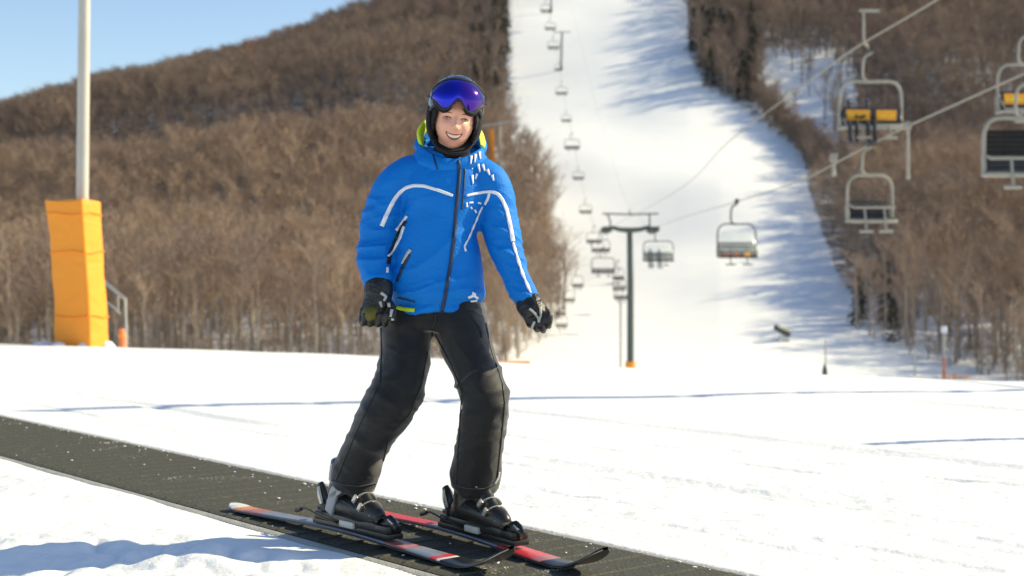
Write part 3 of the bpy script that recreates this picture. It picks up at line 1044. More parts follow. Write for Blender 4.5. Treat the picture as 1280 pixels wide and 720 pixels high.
    for k in range(NR):
        f = k / (NR - 1)
        for i in range(NA):
            a = 2 * PI * i / NA
            ca, sa = math.cos(a), math.sin(a)      # sa<0 front
            bx, by = 557 + 47 * ca, 214 + 0 * sa
            tx = 563.5 + 39 * ca
            ty = 183 - 17 * sa * (1 if sa < 0 else .9) + (2 if ca > 0 else -1.5) * abs(ca)
            if sa < 0: ty = 182 + 15 * (-sa) ** 2.2 + 1.5 * ca
            dep = (.104 + (.100 - .104) * f) * sa
            bul = 1 + .10 * math.sin(PI * f)
            pxx = bx + (tx - bx) * f; pyy = by + (ty - by) * f
            cx = 557 + 6.5 * f
            vs.append(W(cx + (pxx - cx) * bul, pyy, D0 + .018 + dep * bul))
    for k in range(NR - 1):
        for i in range(NA):
            i2 = (i + 1) % NA
            fs.append((k * NA + i, k * NA + i2, (k + 1) * NA + i2, (k + 1) * NA + i))
    c.add(vs, fs)
    co1 = c.build('collar', M['jacket'], jo)
    n_ = len(co1.data.vertices); arr = np.empty(n_ * 3); co1.data.vertices.foreach_get('co', arr); arr = arr.reshape(-1, 3)
    nrm = np.empty(n_ * 3); co1.data.vertices.foreach_get('normal', nrm); nrm = nrm.reshape(-1, 3)
    arr = arr + nrm * folds(arr, 6, 13, .006, 77, .5)[:, None]; co1.data.vertices.foreach_set('co', arr.ravel())
    sd = co1.modifiers.new('s', 'SOLIDIFY'); sd.thickness = .014; sd.offset = -1
    sb = co1.modifiers.new('b', 'SUBSURF'); sb.levels = 1; sb.render_levels = 1
    cb = bvh_of(co1.data)
    strip(cb, [(572.5, 201), (573.5, 206), (573.5, 213)], 4.2, 'collar_zip', M['navy'], jo, lift=.002)
    strip(cb, [(541, 193), (544, 203), (547, 212)], 1.4, 'collar_seam', M['navy'], jo, lift=.001)
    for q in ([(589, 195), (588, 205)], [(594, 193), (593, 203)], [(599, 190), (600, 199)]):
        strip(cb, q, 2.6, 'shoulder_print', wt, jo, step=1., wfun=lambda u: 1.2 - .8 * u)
    # folded hood behind the collar with its lime lining showing at the left
    h = MB()
    h.tube([W(533, 190, D0 + .07), W(528, 186, D0 + .11), W(537, 182, D0 + .16), W(565, 180, D0 + .19), W(592, 182, D0 + .16), W(600, 188, D0 + .11), W(597, 193, D0 + .07)],
           [(.016, .03), (.022, .036), (.034, .045), (.036, .05), (.032, .045), (.022, .034), (.014, .026)], seg=20, smooth_n=6)
    hm_ = grow('hood', h, .006, 5, .5, lambda co, no: co + no * folds(co, 9, 9, .005, 3)[:, None])
    hd = link('hood', hm_, M['jacket'], jo)
    l = MB()
    l.tube([W(530, 186, D0 + .04), W(526, 176, D0 + .05), W(526, 166, D0 + .07), W(531, 158, D0 + .09), W(541, 154, D0 + .12), W(568, 152, D0 + .14)],
           [(.004, .012), (.010, .018), (.013, .02), (.011, .022), (.010, .022), (.008, .02)], seg=14, smooth_n=6)
    l.tube([W(568, 152, D0 + .14), W(594, 160, D0 + .11), W(602, 172, D0 + .08), W(603, 183, D0 + .05)],
           [(.008, .02), (.010, .02), (.006, .02), (.004, .012)], seg=14, smooth_n=6)
    l.build('hood_lining', M['lime'], hd)

    # ---------------- trousers
    t = MB()
    chain(t, [(547, 372, .01, 52, .115), (546, 388, .01, 56, .125), (546, 400, .01, 57, .128), (545, 412, .01, 50, .12)], seg=36, n=4)
    chain(t, [(518, 392, .02, 34, .115), (508, 412, .0, 33, .115), (506, 440, -.03, 31.5, .105), (502, 472, -.07, 31, .10), (490, 503, -.10, 32, .095), (472, 532, -.085, 29, .09), (457, 560, -.05, 28, .085), (447, 588, -.01, 30, .088), (441, 606, .01, 29.5, .088)], seg=30, n=6)
    chain(t, [(572, 392, .0, 34, .115), (577, 412, -.03, 33, .115), (586, 440, -.06, 32, .108), (598, 472, -.10, 30.5, .10), (606, 500, -.14, 30, .095), (603, 528, -.14, 29.5, .09), (599, 560, -.12, 29, .086), (595, 590, -.09, 30, .088), (593, 610, -.07, 28.5, .088)], seg=30, n=6)
    tm = grow('trousers', t, .007, 8, .5, trouser_disp)
    to = link('trousers', tm, M['trousers'], root)
    tb = bvh_of(tm)
    for q in ([(476, 404), (477, 440), (475, 478), (458, 512), (440, 552), (420, 600)], [(607, 404), (615, 440), (628, 478), (631, 504), (627, 545), (621, 602)],
              [(534, 440), (527, 480), (512, 518), (486, 545), (474, 600)], [(544, 418), (564, 455), (578, 490), (574, 540), (570, 604)]):
        strip(tb, q, 1.3, 'leg_seam', M['black_trim'], to, lift=.0008)
    strip(tb, [(545, 391), (544, 402), (540, 412)], 1.6, 'fly_zip', M['black_trim'], to)
    strip(tb, [(590, 396), (600, 410), (603, 422)], 2.0, 'pocket_zip', M['black_trim'], to)
    strip(tb, [(413, 600), (430, 606), (450, 608), (473, 603)], 1.4, 'cuff_seam', M['grey_seam'], to, lift=.0008)
    strip(tb, [(567, 606), (585, 611), (605, 611), (620, 604)], 1.4, 'cuff_seam', M['grey_seam'], to, lift=.0008)
    strip(tb, [(624, 590), (622, 598), (618, 605)], 2.2, 'ankle_print', M['grey_trim'], to)
    strip(tb, [(485, 590), (479, 600), (473, 606)], 2.2, 'ankle_print', M['grey_trim'], to)

    # ---------------- gloves
    def glove(sx, wrist, palm, kn_dir, spread, back, label, fingers_px, thumb_px, cuff):
        g_ = MB()
        g_.tube([W(*p[:3]) for p in cuff], [p[3] for p in cuff], seg=20, smooth_n=4)
        for f in fingers_px:
            g_.tube([W(*p[:3]) for p in f], [p[3] for p in f], seg=12, smooth_n=4)
        g_.tube([W(*p[:3]) for p in thumb_px], [p[3] for p in thumb_px], seg=12, smooth_n=4)
        gme = grow('glove', g_, .0035, 3, .4, lambda co, no: co + no * folds(co, 30, 30, .0016, 3)[:, None])
        o = link('glove', gme, M['glove'], root)
        return o, gme
    Z = D0
    # left in the picture: palm side turned to the camera, fingers curled
    cuff = [(474, 352, Z - .09, (.046, .044)), (473, 362, Z - .10, (.050, .047)), (472, 374, Z - .11, (.047, .042)), (469, 386, Z - .12, (.047, .034)), (467, 396, Z - .125, (.043, .030))]
    fg = []
    for k, (x0, ln) in enumerate(((454, .9), (463, 1.0), (472, 1.03), (481, .95))):
        fg.append([(x0, 386, Z - .125, .0125), (x0 - 1, 396 + 3 * ln, Z - .130, .0125), (x0, 402 + 3 * ln, Z - .150, .0118), (x0 + 1, 399 + 2 * ln, Z - .172, .0110), (x0 + 2, 391, Z - .178, .0098)])
    th = [(482, 372, Z - .13, .014), (489, 382, Z - .15, .0135), (491, 392, Z - .165, .0125), (488, 400, Z - .172, .011)]
    th2 = [(452, 380, Z - .12, .012), (446, 386, Z - .125, .011), (445, 393, Z - .13, .009)]
    lo, lme = glove(-1, 0, 0, 0, 0, 0, '', fg, th, cuff)
    lb = bvh_of(lme)
    pm = MB(); pm.ball(W(463.5, 393, Z - .150), (.031, .042, .031), nu=26, nv=18)
    pm.build('palm_pad', M['olive'], lo)
    for q in ([(476, 366), (483, 371), (480, 376)], [(475, 377), (477, 384)], [(486, 379), (487, 384)], [(490, 387), (488, 396)], [(491, 398), (489, 404)]):
        strip(lb, q, 3.2, 'glove_mark', M['grey_trim'], lo, step=1.)
    # right in the picture: back of the hand, fist leading down
    cuff = [(659, 374, Z - .09, (.043, .041)), (662, 381, Z - .10, (.048, .044)), (667, 389, Z - .12, (.045, .040)), (670, 397, Z - .13, (.042, .034))]
    fg = []
    for k, (x0, y0, ln) in enumerate(((658, 396, .9), (666, 400, 1.0), (674, 401, 1.0), (681, 397, .9))):
        fg.append([(x0, y0 - 10, Z - .125, .0125), (x0 + 1, y0, Z - .140, .0125), (x0 + 3, y0 + 8 * ln, Z - .138, .0118), (x0 + 5, y0 + 12 * ln, Z - .118, .0108), (x0 + 4, y0 + 10 * ln, Z - .100, .0098)])
    th = [(676, 384, Z - .12, .0135), (684, 390, Z - .135, .013), (687, 399, Z - .14, .012), (686, 406, Z - .138, .0105)]
    ro, rme = glove(1, 0, 0, 0, 0, 0, '', fg, th, cuff)
    rb = bvh_of(rme)
    for q in ([(662, 386), (668, 391), (673, 398), (674, 403)], [(675, 384), (676, 394), (673, 402)], [(668, 402), (665, 410)]):
        strip(rb, q, 2.6, 'glove_mark', M['grey_trim'], ro, step=1.)  # pale grey strokes across the back of the hand
    return root


def transform_parts(objs, M4):
    for o in objs:
        o.data.transform(M4)


# ---------------- ski boots with bindings on skis (local frame: x forward, y left, z up)
def boot(parent, pos, ang, grey):
    M4 = Matrix.Translation(pos) @ Matrix.Rotation(ang, 4, 'Z')
    k = []
    sh = MB()
    # lower shell: lofted from heel to toe
    sh.tube([(-.135, 0, .062), (-.11, 0, .066), (-.05, 0, .068), (.02, 0, .062), (.08, 0, .052), (.125, 0, .042), (.148, 0, .036)],
            [(.030, .036), (.040, .050), (.043, .058), (.046, .052), (.047, .040), (.042, .030), (.026, .020)], seg=22, smooth_n=4)
    sh.tube([(-.075, 0, .06), (-.070, 0, .12), (-.050, 0, .17), (-.030, 0, .215)], [(.046, .060), (.046, .062), (.050, .066), (.054, .070)], seg=22, smooth_n=4)
    sh.tube([(-.02, 0, .15), (.02, 0, .105), (.06, 0, .068)], [(.040, .03), (.042, .03), (.042, .028)], seg=18, smooth_n=4)
    me = grow('ski_boot', sh, .0045, 4, .5)
    root = link('ski_boot', me, M['boot'], parent)
    sole = MB()
    sole.box((0, 0, .018), (.315, .068, .030), bev=.008)
    sole.build('sole', M['boot'], root)
    # cuff plate
    cf = MB()
    pts = [(-.060, 0, .150), (-.048, 0, .178), (-.034, 0, .212)]
    cf.tube(pts, [(.053, .068), (.056, .072), (.059, .075)], seg=28, smooth_n=4)
    cf.build('cuff', M['bootgrey'] if grey else M['boot'], root)
    for zz, rx_, ry_ in ((.060, .049, .010), (.088, .046, .009)):
        rg = MB(); rg.tube([(-.10, -.030, zz), (-.03, -rx_ + .001, zz + .004), (.05, -.044, zz - .012)], [(.0022, .004)] * 3, 6, smooth_n=3); rg.build('shell_rib', M['boot'], root)
    tc_ = MB(); tc_.tube([(.112, -.028, .050), (.128, 0, .058), (.112, .028, .050)], [(.004, .012)] * 3, 8, smooth_n=4); tc_.build('toe_cap', M['bootgrey'], root)
    if grey:
        sp = MB()
        sp.box((-.060, -.056, .10), (.045, .012, .13), rot=Matrix.Rotation(R(24), 3, 'Y'), bev=.005)
        sp.box((-.020, -.057, .125), (.13, .010, .024), rot=Matrix.Rotation(R(-28), 3, 'Y'), bev=.004)
        sp.build('side_brace', M['bootgrey'], root)
    for i, (x, z, tl) in enumerate(((.075, .083, 35), (.045, .108, 40), (.012, .158, 55), (.006, .192, 62))):
        bk = MB()
        bk.tube([(x, -.048, z - .016), (x + .010, -.025, z + .004), (x + .014, 0, z + .010), (x + .010, .025, z + .004), (x, .048, z - .016)], [(.0025, .007)] * 5, seg=8, smooth_n=3)
        bk.box((x + .008, -.044, z - .004), (.016, .008, .030), rot=Matrix.Rotation(R(tl), 3, 'Y'), bev=.002)
        bk.build('buckle', M['buckle'], root)
    tg = MB()
    tg.tube([(.000, -.055, .205), (.024, -.03, .208), (.034, 0, .210), (.024, .03, .208), (.000, .055, .205)], [(.003, .013)] * 5, seg=8, smooth_n=4)
    tg.build('power_strap', M['bootgrey'] if grey else M['boot'], root)
    for o in [root] + list(root.children):
        o.data.transform(M4)
    return root


def ski(name, label, contact, u, zones, tail_back, boot_s):
    ang = math.atan2(u[1], u[0])
    root = empty('ski', (contact[0], contact[1], 0))
    tag(root, label, 'ski', 'pair of skis on the belt')
    Mz = Matrix.Translation((contact[0], contact[1], .012)) @ Matrix.Rotation(ang, 4, 'Z')
    n = 90
    tot = tail_back + .20
    top = MB(); rows = []
    T = .012
    base = MB(); sidew = MB()
    vt = []; vb = []
    S = []
    for i in range(n + 1):
        s = -tail_back + tot * i / n
        f = (s + tail_back) / tail_back
        w = .045 - .015 * math.sin(PI * min(max(f, 0), 1)) + .004 * f
        z = .018 * math.exp(-(f - .52) ** 2 / .12)      # camber
        if s > -.04:
            q = (s + .04) / .24
            z += .085 * q ** 2.0
            w *= math.sqrt(max(0.02, 1 - max(0, (q - .45) / .56) ** 2.6))
        if f < .06:
            w *= math.sqrt(max(.05, 1 - ((.06 - f) / .062) ** 2))
            z += .010 * ((.06 - f) / .06)
        th = T * (1 - .45 * abs(f - .5))
        S.append(s); rows.append((s, w, z, th))
    fs_t = []; mt = []
    zones_sorted = zones
    for (s, w, z, th) in rows:
        vt += [(s, -w, z + th * .55), (s, -w * .86, z + th), (s, w * .86, z + th), (s, w, z + th * .55)]
        vb += [(s, -w, z + th * .55), (s, -w, z), (s, w, z), (s, w, z + th * .55)]
    ti = []
    for i in range(n):
        s = S[i]
        mi = 0
        for (a, m_) in zones_sorted:
            if s >= a: mi = m_
        for k in range(3):
            fs_t.append((i * 4 + k, i * 4 + k + 1, (i + 1) * 4 + k + 1, (i + 1) * 4 + k)); ti.append(mi)
    mb = MB(); mb.add(vt, fs_t); mb.m = ti
    a = mb.build('topsheet', [M['ski_grey'], M['ski_white'], M['ski_red'], M['ski_black'], M['ski_orange'], M['ski_pink']], root)
    mb = MB(); mb.add(vb, [(i * 4 + k, i * 4 + k + 1, (i + 1) * 4 + k + 1, (i + 1) * 4 + k) for i in range(n) for k in range(3)])
    c = mb.build('base', M['ski_black'], root)
    parts = [a, c]
    for sd in (-1, 1):
        e = MB(); e.tube([(s, sd * (w + .0005), z + .001) for (s, w, z, th) in rows], .0015, 5)
        parts.append(e.build('edge', M['ski_edge'], root))
    # bindings
    bs = boot_s
    zc = .018 + .013
    pl = MB(); pl.box((bs, 0, zc + .009), (.46, .062, .018), bev=.004); parts.append(pl.build('riser_plate', M['bind'], root))
    toe = MB()
    toe.box((bs + .185, 0, zc + .030), (.075, .066, .028), bev=.008)
    toe.tube([(bs + .165, -.036, zc + .058), (bs + .150, -.012, zc + .060), (bs + .150, .012, zc + .060), (bs + .165, .036, zc + .058)], .008, 8)
    toe.tube([(bs + .17, 0, zc + .03), (bs + .20, 0, zc + .05), (bs + .235, 0, zc + .032)], [(.030, .016), (.028, .016), (.016, .01)], 12, smooth_n=3)
    tp = toe.build('toe_piece', M['bind'], root); parts.append(tp)
    q = MB(); q.box((bs + .215, 0, zc + .058), (.03, .03, .006), rot=Matrix.Rotation(R(25), 3, 'Y'), bev=.002)
    parts.append(q.build('release_dial', M['buckle'], tp))
    hl = MB()
    hl.box((bs - .185, 0, zc + .030), (.075, .058, .030), bev=.008)
    hl.tube([(bs - .16, 0, zc + .03), (bs - .168, 0, zc + .065), (bs - .185, 0, zc + .085)], [(.028, .018), (.024, .016), (.02, .012)], 12, smooth_n=3)
    hp_ = hl.build('heel_piece', M['bind'], root); parts.append(hp_)
    lv = MB()
    lv.tube([(bs - .188, 0, zc + .040), (bs - .196, 0, zc + .075), (bs - .210, 0, zc + .108), (bs - .228, 0, zc + .135)], [(.022, .018), (.026, .017), (.025, .015), (.016, .010)], 12, smooth_n=4)
    lo = lv.build('heel_lever', M['bind'], hp_); parts.append(lo)
    lt = MB()
    lt.tube([(bs - .186, -.020, zc + .070), (bs - .200, -.021, zc + .100), (bs - .214, -.016, zc + .126)], [(.009, .007), (.009, .007), (.006, .004)], 8, smooth_n=3)
    parts.append(lt.build('lever_plate', M['buckle'], hp_))
    for sd in (-1, 1):
        br = MB()
        br.tube([(bs - .06, sd * .040, zc + .020), (bs - .14, sd * .046, zc + .030), (bs - .25, sd * .046, zc + .048), (bs - .285, sd * .048, zc + .040)], .0035, 6, smooth_n=3)
        br.tube([(bs - .275, sd * .048, zc + .044), (bs - .31, sd * .048, zc + .034)], .008, 8)
        parts.append(br.build('brake_arm', M['bind'], root))
    wp = MB(); wp.box((bs - .005, -.034, zc + .023), (.085, .018, .024), bev=.007)
    parts.append(wp.build('brake_pedal', M['bindw'], root))
    for o in parts:
        o.data.transform(Matrix.Translation((contact[0], contact[1], .008)) @ Matrix.Rotation(ang, 4, 'Z'))
    for o in parts:
        pass
    # place boot
    p = Matrix.Translation((contact[0], contact[1], .008)) @ Matrix.Rotation(ang, 4, 'Z') @ Vector((bs, 0, zc + .014))
    return root, p, ang


skier = build_skier()
U1 = Vector((.65, -.76)).normalized()
U2 = Vector((.58, -.815)).normalized()
c1 = (-.132, 4.485)
c2 = (.165, 4.485)
_, p1, a1 = ski('ski', 'pale grey ski nearer the camera with white tail and black tip', c1, U1,
                [(-9, 1), (-1.40, 4), (-1.33, 5), (-1.22, 0), (-.42, 5), (-.30, 0), (-.17, 2), (-.13, 1), (-.10, 3)], 1.47, -.62)
_, p2, a2 = ski('ski', 'red fronted ski farther from the camera under the boot on the right', c2, U2,
                [(-9, 2), (-.76, 0), (-.34, 2), (-.13, 5), (-.08, 3)], 1.32, -.46)
boot(skier, p1, a1, True)
boot(skier, p2, a2, False)

# ------------------------------------------------------------------ far snow-slope furniture
def ground_hit(px, py, d_lo=105, d_hi=600):
    """distance at which the far slope is seen at this picture row"""
    ds = np.arange(d_lo, d_hi, .5)
    X = (px - 640) / F * ds
    z = terrain(X, ds, False)
    p = HZ - (z - CH) * F / ds
    k = np.argmax(p <= py)
    return float(ds[k]) if (p <= py).any() else None


# padded pole
def padded_pole():
    d = 19.6
    base = W(100, 432, d)
    zb = near_z(base.x, base.y) - .1
    root = empty('padded_pole', (base.x, base.y, zb))
    tag(root, 'tall pale pole with its foot wrapped in orange crash padding at the left edge', 'pole')
    p = MB()
    bx = W(101, 430, d); tx = W(105.5, 0, d)
    up = (tx - bx) / (tx.z - bx.z)
    pts = [bx + up * (zz - bx.z) for zz in (zb, 2., 4., 6.2, 9.5)]
    p.tube(pts, [.085, .082, .080, .078, .07], 20)
    p.build('pole', M['polemat'], root)
    pd = MB()
    # padding sleeve: square section, slightly sagging and twisted
    rows = []
    sect = [(-.5, -.5), (-.17, -.52), (.17, -.52), (.5, -.5), (.52, -.17), (.52, .17), (.5, .5), (0, .52), (-.5, .5), (-.52, 0)]
    cen = [(432, 102, .34), (415, 101.5, .335), (395, 101, .33), (370, 100, .325), (345, 98, .33), (320, 96.5, .335), (295, 94.5, .335), (270, 93, .34), (251, 91.5, .345)]
    rot = R(-52)
    vs = []
    for i, (py, px, hw) in enumerate(cen):
        c = W(px, py, d)
        if i == 0: c.z = zb + .02
        for k, (a, b_) in enumerate(sect):
            wob = 1 + .05 * vnoise(np.array([k * 1.3]), np.array([i * .8]))[0]
            x = a * 2 * hw * .93 * wob; y = b_ * 2 * hw * .93 * wob
            # rotate so that one broad face looks at the camera and a narrow one to the right
            xr = x * math.cos(R(-24)) - y * .62 * math.sin(R(-24)); yr = x * math.sin(R(-24)) + y * .62 * math.cos(R(-24))
            vs.append((c.x + xr * .98, c.y + yr, c.z + .02 * math.sin(k * 1.7 + i)))
    k = len(sect)
    fs = [(i * k + j, i * k + (j + 1) % k, (i + 1) * k + (j + 1) % k, (i + 1) * k + j) for i in range(len(cen) - 1) for j in range(k)]
    fs.append(tuple(range(k))); fs.append(tuple((len(cen) - 1) * k + j for j in range(k)))
    pd.add(vs, fs)
    o = pd.build('padding', M['orange'], root)
    bv = o.modifiers.new('b', 'BEVEL'); bv.width = .018; bv.segments = 2; bv.limit_method = 'ANGLE'; bv.angle_limit = R(35)
    hem = MB()
    hem.tube([Vector(v) + Vector((0, 0, .05)) for v in vs[:k]], .022, 6, closed=True)
    hem.build('padding_strap', M['orangedark'], o)
    for row, off in ((2, .0), (5, .05), (7, .02)):
        st = MB()
        cc = sum((Vector(v) for v in vs[row * k:(row + 1) * k]), Vector()) / k
        st.tube([cc + (Vector(v) - cc) * 1.012 + Vector((0, 0, off)) for v in vs[row * k:(row + 1) * k]], (.006, .022), 6, closed=True)
        st.build('padding_strap', M['orange'], o)
    dr = MB()
    for q in range(26):
        an = q * .9; rr_ = .36 + .12 * ((q * 37) % 10) / 10
        dr.ball((base.x + math.cos(an) * rr_ - .1, base.y + math.sin(an) * rr_ * .8, zb + .07), (.13, .11, .05 + .03 * (q % 3)), nu=8, nv=5)
    dr.build('packed_snow', M['snow'], root)


padded_pole()


def side_frame():
    d = 21.5
    root = empty('metal_barrier', W(158, 436, d))
    tag(root, 'thin bent metal rail frame standing just right of the orange padded pole', 'barrier')
    m = MB()
    zb = -.5
    a = W(158, 437, d); a.z = zb
    m.tube([a, W(157.5, 400, d), W(156.5, 374, d)], .022, 8)
    m.build('post', M['steel'], root)
    m = MB(); m.tube([W(156.5, 374, d), W(146, 365, d + .1), W(134, 355, d + .3), W(120, 346, d + .6)], .024, 8); m.build('top_rail', M['steel'], root)
    m = MB(); m.tube([W(150, 392, d + .2), W(142, 384, d + .3), W(134, 378, d + .4)], .012, 6)
    m.tube([W(148, 369, d + .1), W(148, 391, d + .2)], .010, 6); m.build('brace', M['steel'], root)
    d = 21
    p = W(153, 437, d)
    r = empty('marker_post', (p.x, p.y, -.4))
    tag(r, 'short orange marker post at the snow crest beside the metal rail frame', 'marker post')
    m = MB(); m.tube([(p.x, p.y, -.5), W(153, 425, d), W(151.5, 411, d)], [.055, .05, .045], 10); m.build('post', M['netting'], r)
    m = MB(); m.tube([W(152.5, 421, d), W(152.2, 418, d)], .056, 10); m.build('band', M['orangeplate'], r)


side_frame()


# ---------------- lift tower in the middle
TD = 120.0


def lift_tower():
    base = W(788, 455, TD)
    zg = gz(base.x, TD)
    root = empty('lift_tower', (base.x, TD, zg))
    tag(root, 'dark green tubular lift tower with a crossarm, nearest tower in the middle of the slope', 'lift tower')
    m = MB()
    top = W(787, 286, TD)
    m.tube([(base.x, TD, zg - 1), (base.x, TD, 0), (top.x, TD, top.z)], [.30, .27, .23], 16)
    m.build('mast', M['green'], root)
    m = MB()
    pts = [W(764, 284, TD), W(775, 287, TD), W(787, 288, TD), W(800, 287, TD), W(812, 284, TD)]
    m.tube(pts, [.17, .2, .24, .2, .17], 10)
    m.build('crossarm', M['green'], root)
    for x in (758, 816):
        m = MB()
        c = W(x + (4 if x < 700 else 0), 289, TD)
        m.box((c.x, c.y, c.z), (.22, 4.2, .42), bev=.06)
        for k in range(6):
            m.tube([(c.x - .35, c.y - 1.8 + k * .72, c.z + .12), (c.x + .35, c.y - 1.8 + k * .72, c.z + .12)], .22, 12)
        m.build('sheave_train', M['green'], root)
    m = MB()
    m.tube([W(753, 267, TD), W(787, 268, TD), W(823, 267, TD)], .07, 6)
    m.tube([W(762, 286, TD), W(763, 277, TD), W(759, 267, TD)], .07, 6)
    m.tube([W(812, 286, TD), W(812, 267, TD)], .07, 6)
    m.tube([W(787, 268, TD), W(787, 262, TD)], .05, 6)
    m.build('maintenance_frame', M['green'], root)
    m = MB()
    m.tube([W(788, 462, TD - .05), W(788, 452, TD - .05)], [.42, .42], 14)
    m.build('base_padding', M['orange'], root)
    m = MB()
    m.tube([(base.x - .8, TD + .3, zg), (base.x - .8, TD + .3, W(776, 370, TD).z)], .06, 6)
    m.build('ladder_rail', M['green'], root)


lift_tower()

# ropes -----------------------------------------------------------
def rope(name, label, pts, r=.028, group='haul ropes of the chairlift'):
    m = MB()
    if r == .028: r = [.012, .015, .020, .025] + [.030] * (len(pts) - 4)
    m.tube(pts, r, 8, smooth_n=8)
    o = m.build(name, M['cable'])
    tag(o, label, 'cable', group)
    return o


# ---------------- chairs
def make_chair(name='lift_chair', width=1.8, people=0, plates=False, bubble=False, slim=False, tall=False, panel=0, patches=False, fmat=None, seatmat=None, frame_r=.035):
    """origin at the grip on the rope; bench along local x, facing -y"""
    root = empty(name)
    w = width / 2
    fm = fmat or M['lightsteel']
    g_ = MB(); g_.box((0, 0, .02), (.14, .34, .20), bev=.03); g_.build('grip', M['darkseat'], root)
    h = MB()
    h.tube([(0, 0, 0), (0, 0, -.10), (-.22, .03, -.28), (-.25, .05, -.85), (-.12, .05, -.98), (0, .05, -1.0)], .042, 10, smooth_n=4)
    if tall:
        h.tube([(0, 0, 0), (-.20, .0, .18), (-.24, 0, .40), (-.24, 0, 1.15)], .040, 10, smooth_n=3)
        h.box((-.06, 0, 1.22), (.62, .10, .09), bev=.02)
    h.build('hanger', fm, root)
    frame_r *= 1.12
    f = MB()
    zt, zb = -1.0, -2.45
    f.tube([(-w, .02, zb), (-w - .03, .05, -1.7), (-w + .02, .05, zt - .22), (-w + .28, .05, zt), (0, .05, zt), (w - .28, .05, zt), (w - .02, .05, zt - .22), (w + .03, .05, -1.7), (w, .02, zb)], frame_r, 8, smooth_n=4)
    f.build('bail_frame', fm, root)
    bk = MB()
    rx = Matrix.Rotation(R(-12), 3, 'X')
    for k in range(3 if (slim or plates) else 5):
        bk.box((0, .22 + .035 * k * .5, -2.30 + .115 * k), (width - .08, .035, .085), rot=rx, bev=.012)
    bk.build('backrest', seatmat or M['greyseat'], root)
    s = MB()
    for k in range(5):
        s.box((0, .14 - .11 * k, -2.44 + .012 * k), (width - .06, .085, .05), bev=.012)
    s.build('seat', seatmat or M['greyseat'], root)
    u = MB()
    u.tube([(-w, .22, -1.95), (-w, .2, -2.45), (-w, -.40, -2.47), (-w + .05, -.43, -2.48), (w - .05, -.43, -2.48), (w, -.40, -2.47), (w, .2, -2.45), (w, .22, -1.95)], frame_r * 1.1, 8)
    u.build('seat_frame', fm, root)
    rb = MB(); zbar = -2.40 if plates else -2.05
    rb.tube([(-w + .03, .1, -1.95), (-w + .05, -.38, zbar), (w - .05, -.38, zbar), (w - .03, .1, -1.95)], frame_r * .8, 8)
    for x in (-w * .45, w * .45):
        rb.tube([(x, -.38, zbar), (x, -.50, -2.5), (x, -.56, -2.80)], frame_r * .7, 6)
        rb.tube([(x - .22, -.56, -2.80), (x + .22, -.56, -2.80)], frame_r * .9, 6)
    rb.build('safety_bar', fm, root)
    if panel:
        pb = MB(); nsl = max(3, int(panel / .12))
        for q in range(nsl):
            pb.box((0, .24 + .01 * q, -2.42 + panel * (q + .5) / nsl), (width - .06, .05, panel / nsl * .94), rot=Matrix.Rotation(R(-8), 3, 'X'), bev=.012)
        for x_ in (-w * .5, w * .5): pb.box((x_, .29, -2.42 + panel / 2), (.06, .04, panel)); pb.build('back_panel', M['darkseat'], root)
    if patches:
        for x, wd in ((-.12, .20), (.38, .26), (-.55, .14)):
            pp = MB(); pp.box((x, -.50, -2.34), (wd, .02, .16), bev=.008); pp.build('patch', M['orangeplate'] if x > 0 else M['rider_red'], root)
        pp = MB(); pp.box((0, -.46, -2.32), (width, .05, .30), bev=.02); pp.build('front_panel', M['brownpanel'], root)
    if plates:
        pb = MB(); pb.box((0, -.06, -2.10), (width - .04, .06, .58), bev=.03); pb.build('back_panel', M['darkseat'], root)
        for sx, wd in ((-1, .40), (1, .34)):
            pp = MB()
            pp.box((sx * width * .235, -.105, -2.06), (width * wd, .03, .33), bev=.012)
            pp.build('orange_plate', M['orangeplate'], root)
            l = MB()
            r_ = random.Random(5 if sx < 0 else 8)
            x = sx * width * .235 - width * wd * .42
            while x < sx * width * .235 + width * wd * .36:
                ww = r_.uniform(.03, .07)
                l.box((x + ww / 2, -.124, -2.08 + r_.uniform(-.01, .01)), (ww, .008, r_.uniform(.07, .12)))
                x += ww + r_.uniform(.015, .04)
            l.build('lettering', M['yellowplate'], root)
    if bubble:
        bb = MB(); vs = []; fs = []
        n1_, n2_ = 16, 10
        for i in range(n1_ + 1):
            for k in range(n2_ + 1):
                x = -w - .02 + (width + .04) * i / n1_
                t = k / n2_
                e_ = 1 - abs(2 * i / n1_ - 1) ** 3 * .25
                vs.append((x, .30 - 1.0 * math.sin(t * PI * .5) * e_, -2.35 + (1.12) * math.cos(t * PI * .5) * e_))
        for i in range(n1_):
            for k in range(n2_):
                o = i * (n2_ + 1) + k
                fs.append((o, o + 1, o + n2_ + 2, o + n2_ + 1))
        bb.add(vs, fs); ob = bb.build('bubble_cover', M['glass'], root)
        sm = ob.modifiers.new('s', 'SOLIDIFY'); sm.thickness = .02
    return root


